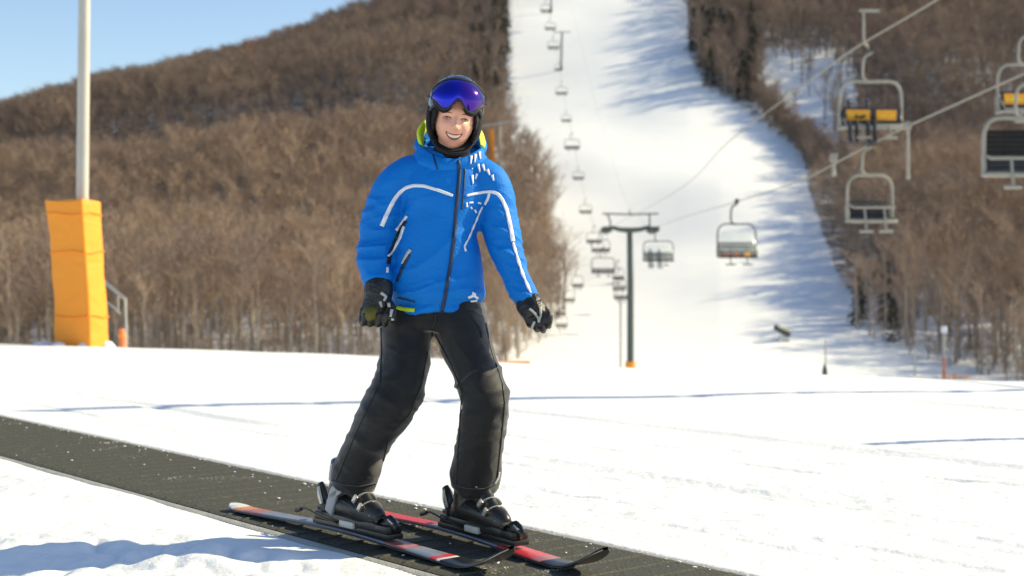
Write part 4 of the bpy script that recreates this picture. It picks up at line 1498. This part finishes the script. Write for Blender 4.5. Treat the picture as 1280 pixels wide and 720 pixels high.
def rider(px_label, cloth, label, chair_loc, rz, x, skis=True):
    root = empty('person')
    tag(root, label, 'person')
    b = MB()
    # seated figure: chair seat at z=-2.4
    b.tube([(x, .05, -2.36), (x, .06, -2.15), (x, .03, -1.90), (x, .02, -1.80)], [(.17, .13), (.17, .12), (.20, .12), (.09, .08)], 14, smooth_n=3)
    for s in (-1, 1):
        b.tube([(x + s * .09, .02, -2.34), (x + s * .11, -.42, -2.33), (x + s * .11, -.44, -2.42), (x + s * .10, -.50, -2.85)], [.09, .075, .075, .06], 10, smooth_n=3)
        b.tube([(x + s * .18, .03, -1.90), (x + s * .24, -.08, -2.12), (x + s * .14, -.33, -2.10)], [.06, .055, .045], 10, smooth_n=3)
        b.tube([(x + s * .10, -.46, -2.86), (x + s * .10, -.66, -2.92)], [.06, .05], 8)
    b.ball((x, .0, -1.70), (.07, .085, .10))
    me = grow('body', b, .025, 2)
    o = link('body', me, cloth, root)
    h = MB(); h.ball((x, .01, -1.66), (.095, .11, .10)); h.build('helmet', M['helmet'], root)
    if skis:
        for s in (-1, 1):
            k = MB(); k.box((x + s * .10, -.62, -2.98), (.08, 1.3, .02), rot=Matrix.Rotation(R(8), 3, 'X')); k.build('ski', M['ski_black'], root)
    root.location = chair_loc; root.rotation_euler = (0, 0, rz)
    return root


CG = 'chairs of the main chairlift'
near_chairs = []
def place(ch, loc, rz, label, cat='lift chair', group=CG, scale=None):
    ch.location = loc; ch.rotation_euler = (0, 0, rz)
    if scale: ch.scale = (scale,) * 3
    tag(ch, label, cat, group)
    return ch

# nearest chair, cut by the right edge
dR = 37.0
pR = W(1283, 99, dR)
place(make_chair(width=2.05, panel=1.15, frame_r=.05), pR, R(-6), 'largest empty lift chair, cut off by the right edge of the photo')
# orange-plated chair hanging behind it
d6 = 47.0
p6 = W(1284, 40, 44.)
p2_ = W(1066, 62, 45)
p3_ = W(1089, 178, 45 * 1.02)
# chair with the two orange plates
c2_ = make_chair(width=1.9, plates=True, tall=True, seatmat=M['darkseat'], frame_r=.045)
place(c2_, W(1089, 62, 45), R(4), 'lift chair with a row of orange plates on its back, high at upper right')
c3_ = make_chair(width=1.42, panel=.42, frame_r=.045, seatmat=M['darkseat'])
place(c3_, W(1088, 180, 46), R(5), 'narrow empty chair hanging right below the orange plated chair')
c4_ = make_chair(width=1.66, bubble=True, seatmat=M['brownpanel'], frame_r=.03, patches=True, fmat=M['darkframe'])
place(c4_, W(921, 252, 64), R(2), 'chair with pale bubble cover and reddish seat hanging in front of the white slope')
c5_ = make_chair(width=2.2, bubble=True, seatmat=M['brownpanel'], frame_r=.035, fmat=M['darkframe'])
p5 = W(823, 285, 108)
place(c5_, p5, R(0), 'bubble chair carrying two riders just right of the green tower')
c6_ = make_chair(width=1.75, plates=True, seatmat=M['darkseat'], frame_r=.04)
place(c6_, p6, R(3), 'orange and yellow plated chair just behind the largest chair at the right edge')
rider('a', M['rider_dark'], 'dark rider on the left seat of the bubble chair by the green tower', p5, 0, -.62)
rider('b', M['rider_dark'], 'dark rider in the middle of the bubble chair by the green tower', p5, 0, .05)
rider('c', M['rider_dark'], 'dark clothed rider at the left end of the orange plated chair', W(1089, 62, 45), R(4), -.72)

rider('d', M['rider_dark'], 'dark clothed rider near the middle of the orange plated chair', W(1089, 62, 45), R(4), -.15)

# small counterweight pole and tag hanging from the rope
def drop_pole(px, y0, y1, d, label, r):
    a = W(px, y0, d); b_ = W(px, y1, d)
    root = empty('hanging_pole', (b_.x, b_.y, b_.z))
    tag(root, label, 'pole')
    m = MB(); m.tube([a, b_], r, 8); m.build('pole', M['lightsteel'], root)
    m = MB(); m.ball(b_, (r * 1.25, r * 1.25, r * 1.5), nu=10, nv=6); m.build('foot', M['lightsteel'], root)
    m = MB(); m.box(a, (r * 3, r * 6, r * 4), bev=r * .5); m.build('clamp', M['lightsteel'], root)

drop_pole(1135, 157, 221, 41.5, 'long thin steel pole hanging straight down from the cable right of the chairs', .05)
drop_pole(1042, 197, 217, 50.5, 'short steel bar clipped on the cable left of the narrow chair', .07)

LA = W(762, 287, TD); LA.z = W(762, 285, TD).z
RA = W(816, 285, TD)
rope('haul_rope', 'upper steel cable rising steeply to the top right corner', [LA, W(850, 236, 82), W(910, 178, 64), W(1000, 110, 52), W(1066, 62, 45), W(1170, 0, 37), W(1310, -95, 30), Vector((19, 25, 10.0)), Vector((30, 18, 11.5)), Vector((55, 5, 13.5))])
rope('haul_rope', 'lower steel cable passing behind the chairs to the right edge', [RA, W(860, 270, 92), W(921, 252, 64), W(1000, 226, 53), W(1042, 205, 50), W(1089, 180, 46), W(1136, 157, 41.5), W(1200, 128, 39), W(1267, 98, 37), W(1400, 40, 31), Vector((13.4, 18, 6.3)), Vector((13.8, 0, 6.7)), Vector((14.2, -25, 7.4))])

# chairs climbing the slope: (px, py of bench, bench width px)
line = [(683, 14, 14), (688, 36, 13), (692, 60, 14), (698, 87, 9), (702, 117, 14), (708, 151, 12), (715, 185, 18), (723, 223, 11), (732, 265, 13), (743, 302, 13), (751, 313, 22), (754, 339, 28)]
ordn = ['topmost', 'second', 'third', 'fourth', 'fifth', 'sixth', 'seventh', 'eighth', 'ninth', 'tenth', 'eleventh', 'lowest']
def bench_d(px, py, clear):
    ds = np.arange(125, 600, .5)
    z = terrain((px - 640) / F * ds, ds, False) + clear
    p = HZ - (z - CH) * F / ds
    k = np.argmax(p <= py)
    return float(ds[k])
proto = make_chair(width=2.2, seatmat=M['darkseat'], frame_r=.04, slim=True, fmat=M['darkframe'])
grips = []
for i, (px, py, wpx) in enumerate(line):
    clear = 4.5
    d = bench_d(px, py, clear)
    if i >= 9: d = (150, 140, 128)[i - 9]
    seat = W(px, py, d)
    scl = wpx / F * d / 2.2
    scl = min(max(scl, .72), 1.3)
    o = proto if i == 0 else copy_tree(proto)
    loc = Vector((seat.x, seat.y, seat.z + 2.3 * scl))
    o.location = loc; o.scale = (scl,) * 3
    tag(o, f'{ordn[i]} small chair from the top in the line climbing the left side of the slope' if i not in (0, 11) else f'{ordn[i]} small chair in the line climbing the left side of the slope', 'lift chair', 'small chairs climbing the slope')
    grips.append(loc)
up_pts = [g_ for g_ in grips[::-1] if True]
up_pts = sorted(grips, key=lambda v: v.y)
rope('haul_rope', 'thin cable carrying the small chairs up the left side of the slope', [LA] + up_pts + [W(678, -40, 380), W(665, -100, 430)], r=.02)
off = [p + Vector((5.2, 0, .3)) for p in up_pts[2:]]
rope('haul_rope', 'faint return cable running up the slope right of the small chairs', [RA] + [p for p in off] + [W(678, -40, 380) + Vector((5.2, 0, 0)), W(665, -100, 430) + Vector((5.2, 0, 0))], r=.012)

# chairs low at the forest edge and beside the tower
low = [(722, 358, 16, 150), (712, 376, 14, 158), (700, 393, 12, 150), (702, 408, 14, 146)]
proto2 = make_chair(width=1.4, seatmat=M['darkseat'], frame_r=.03, slim=True, fmat=M['darkframe'])
lg = []
for i, (px, py, wpx, d) in enumerate(low):
    o = proto2 if i == 0 else copy_tree(proto2)
    s_ = W(px, py, d); zg = gz(s_.x, s_.y)
    o.location = (s_.x, s_.y, s_.z + 1.9); o.scale = (.8,) * 3
    tag(o, ['highest', 'second highest', 'third highest', 'lowest'][i] + ' of four tiny chairs at the foot of the left wood', 'lift chair', 'tiny chairs at the foot of the left wood')
    lg.append(Vector(o.location))
rope('haul_rope', 'short low cable carrying tiny chairs along the foot of the left wood', [W(700, 425, 138)] + [lg[3], lg[2], lg[1], lg[0]] + [W(740, 330, 152)], r=.02, group='cables of the small lift')
for i, (px, py, d) in enumerate([(773, 346, 175), (774, 359, 160), (776, 370, 148)]):
    o = copy_tree(proto2)
    s_ = W(px, py, d)
    o.location = (s_.x, s_.y, s_.z + 2.0); o.scale = (.95,) * 3
    tag(o, ['upper', 'middle', 'lower'][i] + ' of three tiny chairs just left of the green tower mast', 'lift chair', 'tiny chairs left of the green tower mast')
rope('haul_rope', 'short thin cable of the tiny chairs left of the green tower mast', [W(777, 352, 138), W(776, 370, 148) + Vector((0, 0, 2)), W(774, 359, 160) + Vector((0, 0, 2)), W(773, 346, 175) + Vector((0, 0, 2)), W(772, 325, 190)], r=.015, group='cables of the small lift')


def far_tower(px, y0, y1, label):
    d = ground_hit(px, y1)
    b_ = W(px, y1, d); t = W(px + 1.5, y0, d)
    root = empty('lift_tower', (b_.x, b_.y, b_.z))
    tag(root, label, 'lift tower', 'far lift towers')
    m = MB(); m.tube([b_ - Vector((0, 0, 1)), t], [.22, .18], 10); m.build('mast', M['green'], root)
    m = MB(); m.tube([t + Vector((-1.8, 0, 0)), t + Vector((1.8, 0, 0))], .09, 8); m.build('crossarm', M['green'], root)


far_tower(701, 40, 88, 'thin lift tower high on the slope beside the fourth small chair')
far_tower(688, -22, 20, 'thin lift tower cut by the top edge of the photo')

# snow gun, markers, net, dark riders on the slope
def snow_gun(px, py, label, s=1.0, orange=False):
    d = ground_hit(px, py)
    p = W(px, py, d)
    root = empty('snow_gun', p)
    tag(root, label, 'snow gun', 'snow guns')
    rz = Matrix.Rotation(R(35), 3, 'Z') @ Matrix.Rotation(R(20), 3, 'Y')
    m = MB()
    c = p + Vector((0, 0, 1.3 * s))
    m.tube([c + rz @ Vector((-1.1 * s, 0, 0)), c, c + rz @ Vector((.7 * s, 0, 0))], [.28 * s, .36 * s, .42 * s], 14); m.build('fan_barrel', M['gungreen'], root)
    m = MB()
    for a in (-1, 0, 1):
        m.tube([c, p + Vector((a * .8 * s, abs(a) * .5, -.2))], .06 * s, 6)
    m.build('stand', M['steel'], root)
    m = MB(); m.tube([p + Vector((-2.2 * s, 0, .1)), p + Vector((.6 * s, 0, .35 * s))], .08 * s, 6); m.build('tow_bar', M['gungreen'], root)


snow_gun(979, 430, 'green snow gun standing on the lower right of the white slope')


def cone_marker():
    d = 60.0
    p = W(1031, 468, d)
    zg = gz(p.x, p.y)
    root = empty('marker_pole', (p.x, p.y, zg))
    tag(root, 'thin pole with a small dark cone at its foot on the lower slope', 'marker pole')
    m = MB(); m.tube([(p.x, p.y, min(zg, p.z)), W(1032, 425, d)], .03, 6); m.build('pole', M['lightsteel'], root)
    m = MB(); m.tube([(p.x, p.y, p.z - .05), W(1031, 461, d), W(1031, 455, d)], [.13, .10, .03], 8); m.build('cone', M['gungreen'], root)


cone_marker()


def slope_poles():
    for (px, y0, y1, m_, lab, g_) in ((1144, 435, 474, 'steel', 'bare thin pole left of the red ringed pole at the right wood', None), (1180, 408, 472, 'steel', 'tall thin pole with a white head and reddish foot before the right wood', None)):
        d = 130.
        p = W(px, y1, d)
        zg = gz(p.x, p.y)
        root = empty('slope_pole', (p.x, p.y, min(zg, p.z)))
        tag(root, lab, 'pole')
        m = MB(); m.tube([(p.x, p.y, min(zg, p.z) - .3), W(px, y0, d)], .10, 8); m.build('pole', M['polemat'], root)
        if px == 1180:
            m = MB(); m.tube([W(px, y0 + 8, d - .01), W(px, y0, d - .01)], .28, 8); m.build('lamp_head', M['white_trim'], root)
            m = MB(); m.tube([W(px, 470, d), W(px, 448, d)], .12, 8); m.build('wrap', M['netting'], root)
    d = 128.
    root = empty('safety_net', W(1195, 476, d))
    tag(root, 'low orange safety net near the foot of the right wood', 'safety net')
    m = MB()
    for i in range(24):
        a = W(1178 + i * 2.0, 470 + i * .25, d + i * .15)
        m.box((a.x, a.y, a.z - .15), (.05, .03, .9))
    for z in (-.5, -.2, .1):
        m.tube([W(1178, 470, d) + Vector((0, 0, z)), W(1225, 476, d + 3.6) + Vector((0, 0, z))], .03, 6)
    m.build('mesh', M['netting'], root)
    m = MB()
    for px in (1178, 1193, 1208, 1225):
        a = W(px, 470 + (px - 1178) * .12, d + (px - 1178) * .07); m.tube([a + Vector((0, 0, -1.2)), a + Vector((0, 0, .5))], .05, 6)
    m.build('stake', M['orangeplate'], root)
    # orange padding behind the skier's shoulder, at the edge of the wood
    d = ground_hit(617, 240)
    b_ = W(617, 240, d)
    root = empty('padded_post', (b_.x, b_.y, gz(b_.x, b_.y)))
    tag(root, 'tall orange padded post rising behind the skier at the edge of the left wood', 'post')
    m = MB(); m.tube([(b_.x, b_.y, gz(b_.x, b_.y)), W(614, 162, d)], [.45, .36], 10); m.build('padding', M['orange'], root)
    m = MB(); m.tube([(b_.x + .9, b_.y, gz(b_.x, b_.y)), W(625, 152, d)], .16, 10); m.tube([W(602, 158, d), W(642, 152, d)], .16, 8); m.build('pipe', M['polemat'], root)
    # orange mat at the crest by the knee
    d = 22.
    a = W(622, 451, d); c = W(662, 453, d)
    o = MB(); 
    ctr = (a + c) / 2
    o.box((ctr.x, ctr.y, ctr.z - .02), (.50, .12, .05), bev=.015)
    o.box((ctr.x - .1, ctr.y, ctr.z - .5), (.06, .06, .95))
    ob = o.build('padded_rail', M['orange'])
    tag(ob, 'low orange rail peeking over the snow crest behind the skier', 'rail')


slope_poles()

# two poles just outside the right edge of the picture: their long thin shadows cross the snow
def side_pole(tip, t, height, r, label):
    az = math.atan2(.966, .262)
    x = tip[0] + math.sin(az) * t; y = tip[1] + math.cos(az) * t
    z = near_z(x, y)
    root = empty('snow_pole', (x, y, z))
    tag(root, label, 'pole')
    m = MB(); m.tube([(x, y, z - .3), (x, y, z + height * .5), (x, y, z + height)], [r, r * .95, r * .85], 14); m.build('pole', M['polemat'], root)
    m = MB(); m.tube([(x, y, z - .2), (x, y, z + 1.6)], r * 2.2, 14); m.build('padding', M['orange'], root)


side_pole((-3.35, 9.62), 12.0, 12.0 * math.tan(R(34)), .085, 'tall pole beyond the right edge whose long shadow crosses the whole snow field')
side_pole((1.95, 7.80), 4.6, 4.6 * math.tan(R(34)), .045, 'shorter pole beyond the right edge casting the short shadow at right')

# ------------------------------------------------------------------ trees
def tree_arrays(kind, seed):
    """returns (trunk verts, trunk faces), (crown verts, crown faces) triangles, unit height 1"""
    r = random.Random(seed)
    TV, TF, CV, CF = [], [], [], []

    def cone(V, Fc, a, b_, ra, rb, seg):
        a = Vector(a); b_ = Vector(b_)
        t = (b_ - a).normalized(); u = t.orthogonal().normalized(); v = t.cross(u)
        o = len(V)
        for (p, q) in ((a, ra), (b_, rb)):
            for k in range(seg):
                an = 2 * PI * k / seg
                V.append(p + u * q * math.cos(an) + v * q * math.sin(an))
        for k in range(seg):
            k2 = (k + 1) % seg
            Fc.append((o + k, o + k2, o + seg + k2)); Fc.append((o + k, o + seg + k2, o + seg + k))

    def twig(a, b_, w):
        t = (b_ - a); s = t.cross(Vector((r.uniform(-1, 1), r.uniform(-1, 1), r.uniform(-.3, .3)))).normalized() * w
        o = len(CV)
        CV.extend([a - s, a + s, b_]); CF.append((o, o + 1, o + 2))

    if kind == 'bare':
        # stem with a slight bend
        p = [Vector((0, 0, -.08))]
        x = y = 0
        for k in range(1, 6):
            x += r.uniform(-.012, .012); y += r.uniform(-.012, .012)
            p.append(Vector((x, y, k * .16)))
        rad = [.016, .013, .011, .009, .006, .003]
        for k in range(5): cone(TV, TF, p[k], p[k + 1], rad[k], rad[k + 1], 5)
        nl = r.randint(15, 19)
        for i in range(nl):
            h = r.uniform(.28, .80)
            k = min(int(h / .16), 4)
            f = h / .16 - k
            a = p[k] + (p[min(k + 1, 5)] - p[k]) * f
            an = r.uniform(0, 2 * PI)
            L = (.30 * (1.05 - h) + .10) * r.uniform(.7, 1.25)
            dirv = Vector((math.cos(an), math.sin(an), r.uniform(.9, 1.9))).normalized()
            b_ = a + dirv * L
            cone(CV, CF, a, b_, .0042, .0016, 3)
            for q in range(9):
                t = r.uniform(.25, 1.)
                c = a + (b_ - a) * t
                d2 = (dirv + Vector((r.uniform(-.9, .9), r.uniform(-.9, .9), r.uniform(-.25, .8)))).normalized()
                e = c + d2 * r.uniform(.06, .15)
                twig(c, e, .0016)
                for _ in range(3):
                    c2 = c + (e - c) * r.uniform(.3, 1)
                    d3 = (d2 + Vector((r.uniform(-1, 1), r.uniform(-1, 1), r.uniform(-.4, .8)))).normalized()
                    twig(c2, c2 + d3 * r.uniform(.04, .09), .0019)
    else:
        cone(TV, TF, (0, 0, -.05), (0, 0, .6), .018, .008, 6)
        cone(TV, TF, (0, 0, .6), (0, 0, 1.0), .008, .001, 6)
        for i in range(260):
            h = r.uniform(.08, .97) 
            an = r.uniform(0, 2 * PI)
            L = .20 * (1.02 - h) ** .8 * r.uniform(.6, 1.15) + .01
            a = Vector((0, 0, h))
            b_ = Vector((math.cos(an) * L, math.sin(an) * L, h - L * r.uniform(.15, .55)))
            for q in range(3):
                c = a + (b_ - a) * r.uniform(.2, .9)
                e = c + (b_ - a).normalized() * L * .4 + Vector((r.uniform(-.03, .03), r.uniform(-.03, .03), r.uniform(-.05, .01)))
                twig(c, e, .010)
    return (np.array([tuple(v) for v in TV]), np.array(TF)), (np.array([tuple(v) for v in CV]), np.array(CF))


def tri_mesh(name, V, Fc, mi=None):
    me = bpy.data.meshes.new(name)
    me.vertices.add(len(V)); me.vertices.foreach_set('co', V.ravel().astype(np.float32))
    me.loops.add(Fc.size); me.loops.foreach_set('vertex_index', Fc.ravel().astype(np.int32))
    me.polygons.add(len(Fc)); me.polygons.foreach_set('loop_start', (np.arange(len(Fc)) * 3).astype(np.int32))
    if mi is not None: me.polygons.foreach_set('material_index', mi.astype(np.int32))
    me.update(calc_edges=True)
    return me


NVAR = 7
bare = [tree_arrays('bare', 100 + i) for i in range(NVAR)]
coni = [tree_arrays('conifer', 300 + i) for i in range(3)]

# jittered grid of standing places
sp = 2.75
gx, gy = np.meshgrid(np.arange(-290, 290, sp), np.arange(128, 470, sp))
gx = (gx + rng.uniform(-.48, .48, gx.shape) * sp).ravel(); gy = (gy + rng.uniform(-.48, .48, gy.shape) * sp).ravel()
gzv = terrain(gx, gy)
px = 640 + F * gx / gy; py = HZ - (gzv - CH) * F / gy
ok = (px > -420) & (px < 1700) & ~in_poly(px, py, PISTE)
glade = in_poly(px, py, [(952, 75), (1010, 66), (1060, 85), (1078, 160), (1066, 190), (1030, 188), (1004, 160), (955, 128)])
ok &= ~(glade & (rng.random(len(px)) < .86))
ok &= ~((px > 640) & (py > 481) & (gy < 125))
# thinner stand at the foot of the left hill, snow between the stems
dpost = ground_hit(617, 240)
ok &= ~((px > 603) & (px < 640) & (gy < dpost) & (py < 330))
ok &= ~((px < -60) & (rng.random(len(px)) < .4)) & ~((px > 1340) & (rng.random(len(px)) < .4))
gx, gy, gzv, px, py = gx[ok], gy[ok], gzv[ok], px[ok], py[ok]
H = rng.uniform(7.2, 10.5, len(gx)) * (1 + .18 * vnoise(gx * .03, gy * .03))
H = np.where(gy < 175, H * 1.12, H)
edge_r = in_poly(px - 46, py, PISTE) & (px > 900) & (py > 125) & (py < 400)
H = np.where(edge_r, H * .62, H)
rotv = rng.uniform(0, 2 * PI, len(gx))
var = rng.integers(0, NVAR, len(gx))
top = py - H * F / gy
edge = (px > 862) & (px < 948) & (py > 45) & (py < 135)
edge2 = (px > 590) & (px < 640) & (py > 20) & (py < 170)
edge3 = (px > 1040) & (px < 1130) & (py > 385) & (py < 450)
isc = (edge & (rng.random(len(px)) < .38)) | (edge2 & (rng.random(len(px)) < .35)) | (edge3 & (rng.random(len(px)) < .35)) | (rng.random(len(px)) < 0)
vis = (px > 6) & (px < 1274) & (top < 440)
order = np.argsort(np.where(vis & ~isc, gy, 1e9))
indiv = set(order[:290].tolist())

def place_individual(i, root, kids):
    root.location = (gx[i], gy[i], gzv[i]); root.rotation_euler = (0, 0, rotv[i]); root.scale = (H[i],) * 3

protos = {}
for k, ((tv, tf), (cv, cf)) in enumerate(bare):
    protos[k] = (tri_mesh('trunk', tv, tf), tri_mesh('crown', cv, cf))
    protos[k][0].materials.append(M['trunk']); protos[k][1].materials.append(M['twig'])
for k, ((tv, tf), (cv, cf)) in enumerate(coni):
    protos[100 + k] = (tri_mesh('trunk', tv, tf), tri_mesh('crown', cv, cf))
    protos[100 + k][0].materials.append(M['trunk']); protos[100 + k][1].materials.append(M['needle'])

def add_tree(name, key, i, label, cat, group):
    r_ = bpy.data.objects.new(name, None); COL.objects.link(r_)
    r_.location = (gx[i], gy[i], gzv[i]); r_.rotation_euler = (0, 0, rotv[i]); r_.scale = (H[i],) * 3
    for nm, me in zip(('trunk', 'crown'), protos[key]):
        c = bpy.data.objects.new(nm, me); COL.objects.link(c); c.parent = r_
    tag(r_, label, cat, group)
    return r_

for i in indiv:
    if px[i] < 668:
        add_tree('bare_tree', int(var[i]), i, 'leafless brown tree in the front ranks of the wood left of the slope', 'tree', 'bare trees in front of the left wood')
    else:
        add_tree('bare_tree', int(var[i]), i, 'leafless brown tree in the front ranks of the wood right of the slope', 'tree', 'bare trees in front of the right wood')
con_idx = [i for i in np.nonzero(isc)[0] if px[i] > -50 and px[i] < 1330]
for i in con_idx:
    if edge[i]: lab, gp_ = 'dark evergreen at the upper left corner of the right wood', 'evergreens at the upper left corner of the right wood'
    elif edge2[i]: lab, gp_ = 'dark evergreen on the edge of the left wood above the skier', 'evergreens on the edge of the left wood'
    elif edge3[i]: lab, gp_ = 'dark evergreen at the foot of the right wood beside the snow', 'evergreens at the foot of the right wood'
    else: lab, gp_ = 'lone dark evergreen scattered inside the brown wood', 'evergreens scattered in the woods'
    H[i] *= .60 if edge3[i] else .95
    add_tree('evergreen_tree', 100 + i % 3, i, lab, 'tree', gp_)

rest = np.array([i for i in range(len(gx)) if i not in indiv and not isc[i]])
VV = []; FF = []; MI = []; off_ = 0
for k in range(NVAR):
    idx = rest[var[rest] == k]
    (tv, tf), (cv, cf) = bare[k]
    v = np.vstack([tv, cv]); f = np.vstack([tf, cf + len(tv)])
    mi0 = np.concatenate([np.zeros(len(tf)), np.ones(len(cf))])
    c, s = np.cos(rotv[idx])[:, None], np.sin(rotv[idx])[:, None]
    h = H[idx][:, None]
    X = (v[None, :, 0] * c - v[None, :, 1] * s) * h * 1.12 + gx[idx][:, None]
    Y = (v[None, :, 0] * s + v[None, :, 1] * c) * h * 1.12 + gy[idx][:, None]
    Zz = v[None, :, 2] * h + gzv[idx][:, None]
    VV.append(np.stack([X, Y, Zz], -1).reshape(-1, 3))
    FF.append((f[None] + (np.arange(len(idx)) * len(v))[:, None, None] + off_).reshape(-1, 3))
    MI.append(np.tile(mi0, len(idx)))
    off_ += len(idx) * len(v)
# undergrowth: thin saplings between the stems of the front ranks and along the wood's edge
ns = 5200
ux = rng.uniform(-190, 150, ns); uy = 126 + 110 * rng.random(ns) ** 1.3
ed = np.array([(872, 100), (900, 118), (930, 134), (962, 158), (985, 176), (1003, 190), (1010, 215)], float)
for q in range(420):
    t_ = rng.random() * (len(ed) - 1); k0 = int(t_); e0 = ed[k0] + (ed[k0 + 1] - ed[k0]) * (t_ - k0)
    ppx = e0[0] + rng.uniform(2, 24); dd_ = ground_hit(ppx, e0[1] - rng.uniform(0, 12)) 
    if dd_: ux = np.append(ux, (ppx - 640) / F * dd_); uy = np.append(uy, dd_)
uz = terrain(ux, uy); upx = 640 + F * ux / uy; upy = HZ - (uz - CH) * F / uy
oku = (upx > -200) & (upx < 1500) & ~in_poly(upx, upy, PISTE)
ux, uy, uz = ux[oku], uy[oku], uz[oku]
uh = rng.uniform(2.0, 5.0, len(ux)) * np.where(uy > 236, 1.3, 1); ur = rng.uniform(0, 6.28, len(ux)); uv_ = rng.integers(0, NVAR, len(ux))
for k in range(NVAR):
    idx = np.nonzero(uv_ == k)[0]
    (tv, tf), (cv, cf) = bare[k]
    cf_ = cf[::2]
    v = np.vstack([tv, cv]); f = np.vstack([tf, cf_ + len(tv)])
    mi0 = np.concatenate([np.zeros(len(tf)), np.ones(len(cf_))])
    c, s = np.cos(ur[idx])[:, None], np.sin(ur[idx])[:, None]
    h = uh[idx][:, None]
    VV.append(np.stack([(v[None, :, 0] * c - v[None, :, 1] * s) * h * 1.5 + ux[idx][:, None], (v[None, :, 0] * s + v[None, :, 1] * c) * h * 1.5 + uy[idx][:, None], (v[None, :, 2] - .25) * h + uz[idx][:, None]], -1).reshape(-1, 3))
    FF.append((f[None] + (np.arange(len(idx)) * len(v))[:, None, None] + off_).reshape(-1, 3))
    MI.append(np.tile(mi0, len(idx)))
    off_ += len(idx) * len(v)
VV = np.vstack(VV); FF = np.vstack(FF); MI = np.concatenate(MI)
print('forest trees', len(gx), 'tris', len(FF))
wm = tri_mesh('bare_woodland', VV, FF, MI)
wo = link('bare_woodland', wm, [M['trunk'], M['twig']], smooth=False)
tag(wo, 'brown leafless woods covering the hillsides on both sides of the white slope', 'woodland', kind='stuff')

# one rust coloured tree high on the left hill
cand = np.argmin((px - 318) ** 2 + (py - 105) ** 2 + 1e6 * isc)
rm = protos[0][1].copy(); rm.materials.clear(); rm.materials.append(M['rust'])
rt = empty('rusty_tree', (gx[cand], gy[cand] - 2, gzv[cand] + .5)); rt.scale = (10.5,) * 3
tag(rt, 'single rust coloured tree high on the left hill', 'tree')
for nm, me in (('trunk', protos[0][0]), ('crown', rm)):
    c = bpy.data.objects.new(nm, me); COL.objects.link(c); c.parent = rt

# ------------------------------------------------------------------ light, sky, camera
SAZ = math.atan2(.966, .262)
SEL = R(34)
sdir = Vector((math.sin(SAZ) * math.cos(SEL), math.cos(SAZ) * math.cos(SEL), math.sin(SEL)))
w = bpy.data.worlds.new('World'); sc.world = w; w.use_nodes = True
nt = w.node_tree
bg = nt.nodes['Background']
sky = nt.nodes.new('ShaderNodeTexSky'); sky.sky_type = 'NISHITA'; sky.sun_disc = False
sky.sun_elevation = SEL; sky.sun_rotation = SAZ
sky.air_density = 1.0; sky.dust_density = .6; sky.ozone_density = 1.3; sky.altitude = 600
nt.links.new(sky.outputs[0], bg.inputs[0]); bg.inputs[1].default_value = .092
l = bpy.data.lights.new('sun', 'SUN'); l.energy = 3.45; l.angle = R(.6); l.color = (1., .88, .57)
lo = bpy.data.objects.new('sun', l); COL.objects.link(lo)
lo.rotation_euler = sdir.to_track_quat('Z', 'Y').to_euler()
lo.location = (30, 20, 40)

cam = bpy.data.cameras.new('camera'); co_ = bpy.data.objects.new('camera', cam); COL.objects.link(co_)
co_.location = CAM; co_.rotation_euler = (R(90), 0, 0)
cam.sensor_width = 36; cam.lens = F / 1280 * 36
cam.shift_y = -21 / 1280
cam.clip_start = .1; cam.clip_end = 6000
cam.dof.use_dof = True; cam.dof.focus_distance = 4.85; cam.dof.aperture_fstop = 3.4
sc.camera = co_
sc.view_settings.view_transform = 'Standard'; sc.view_settings.look = 'None'
sc.view_settings.gamma = 1; sc.view_settings.exposure = .93
sc.cycles.use_denoising = True
sc.cycles.max_bounces = 6
sc.cycles.diffuse_bounces = 4
sc.cycles.transparent_max_bounces = 8
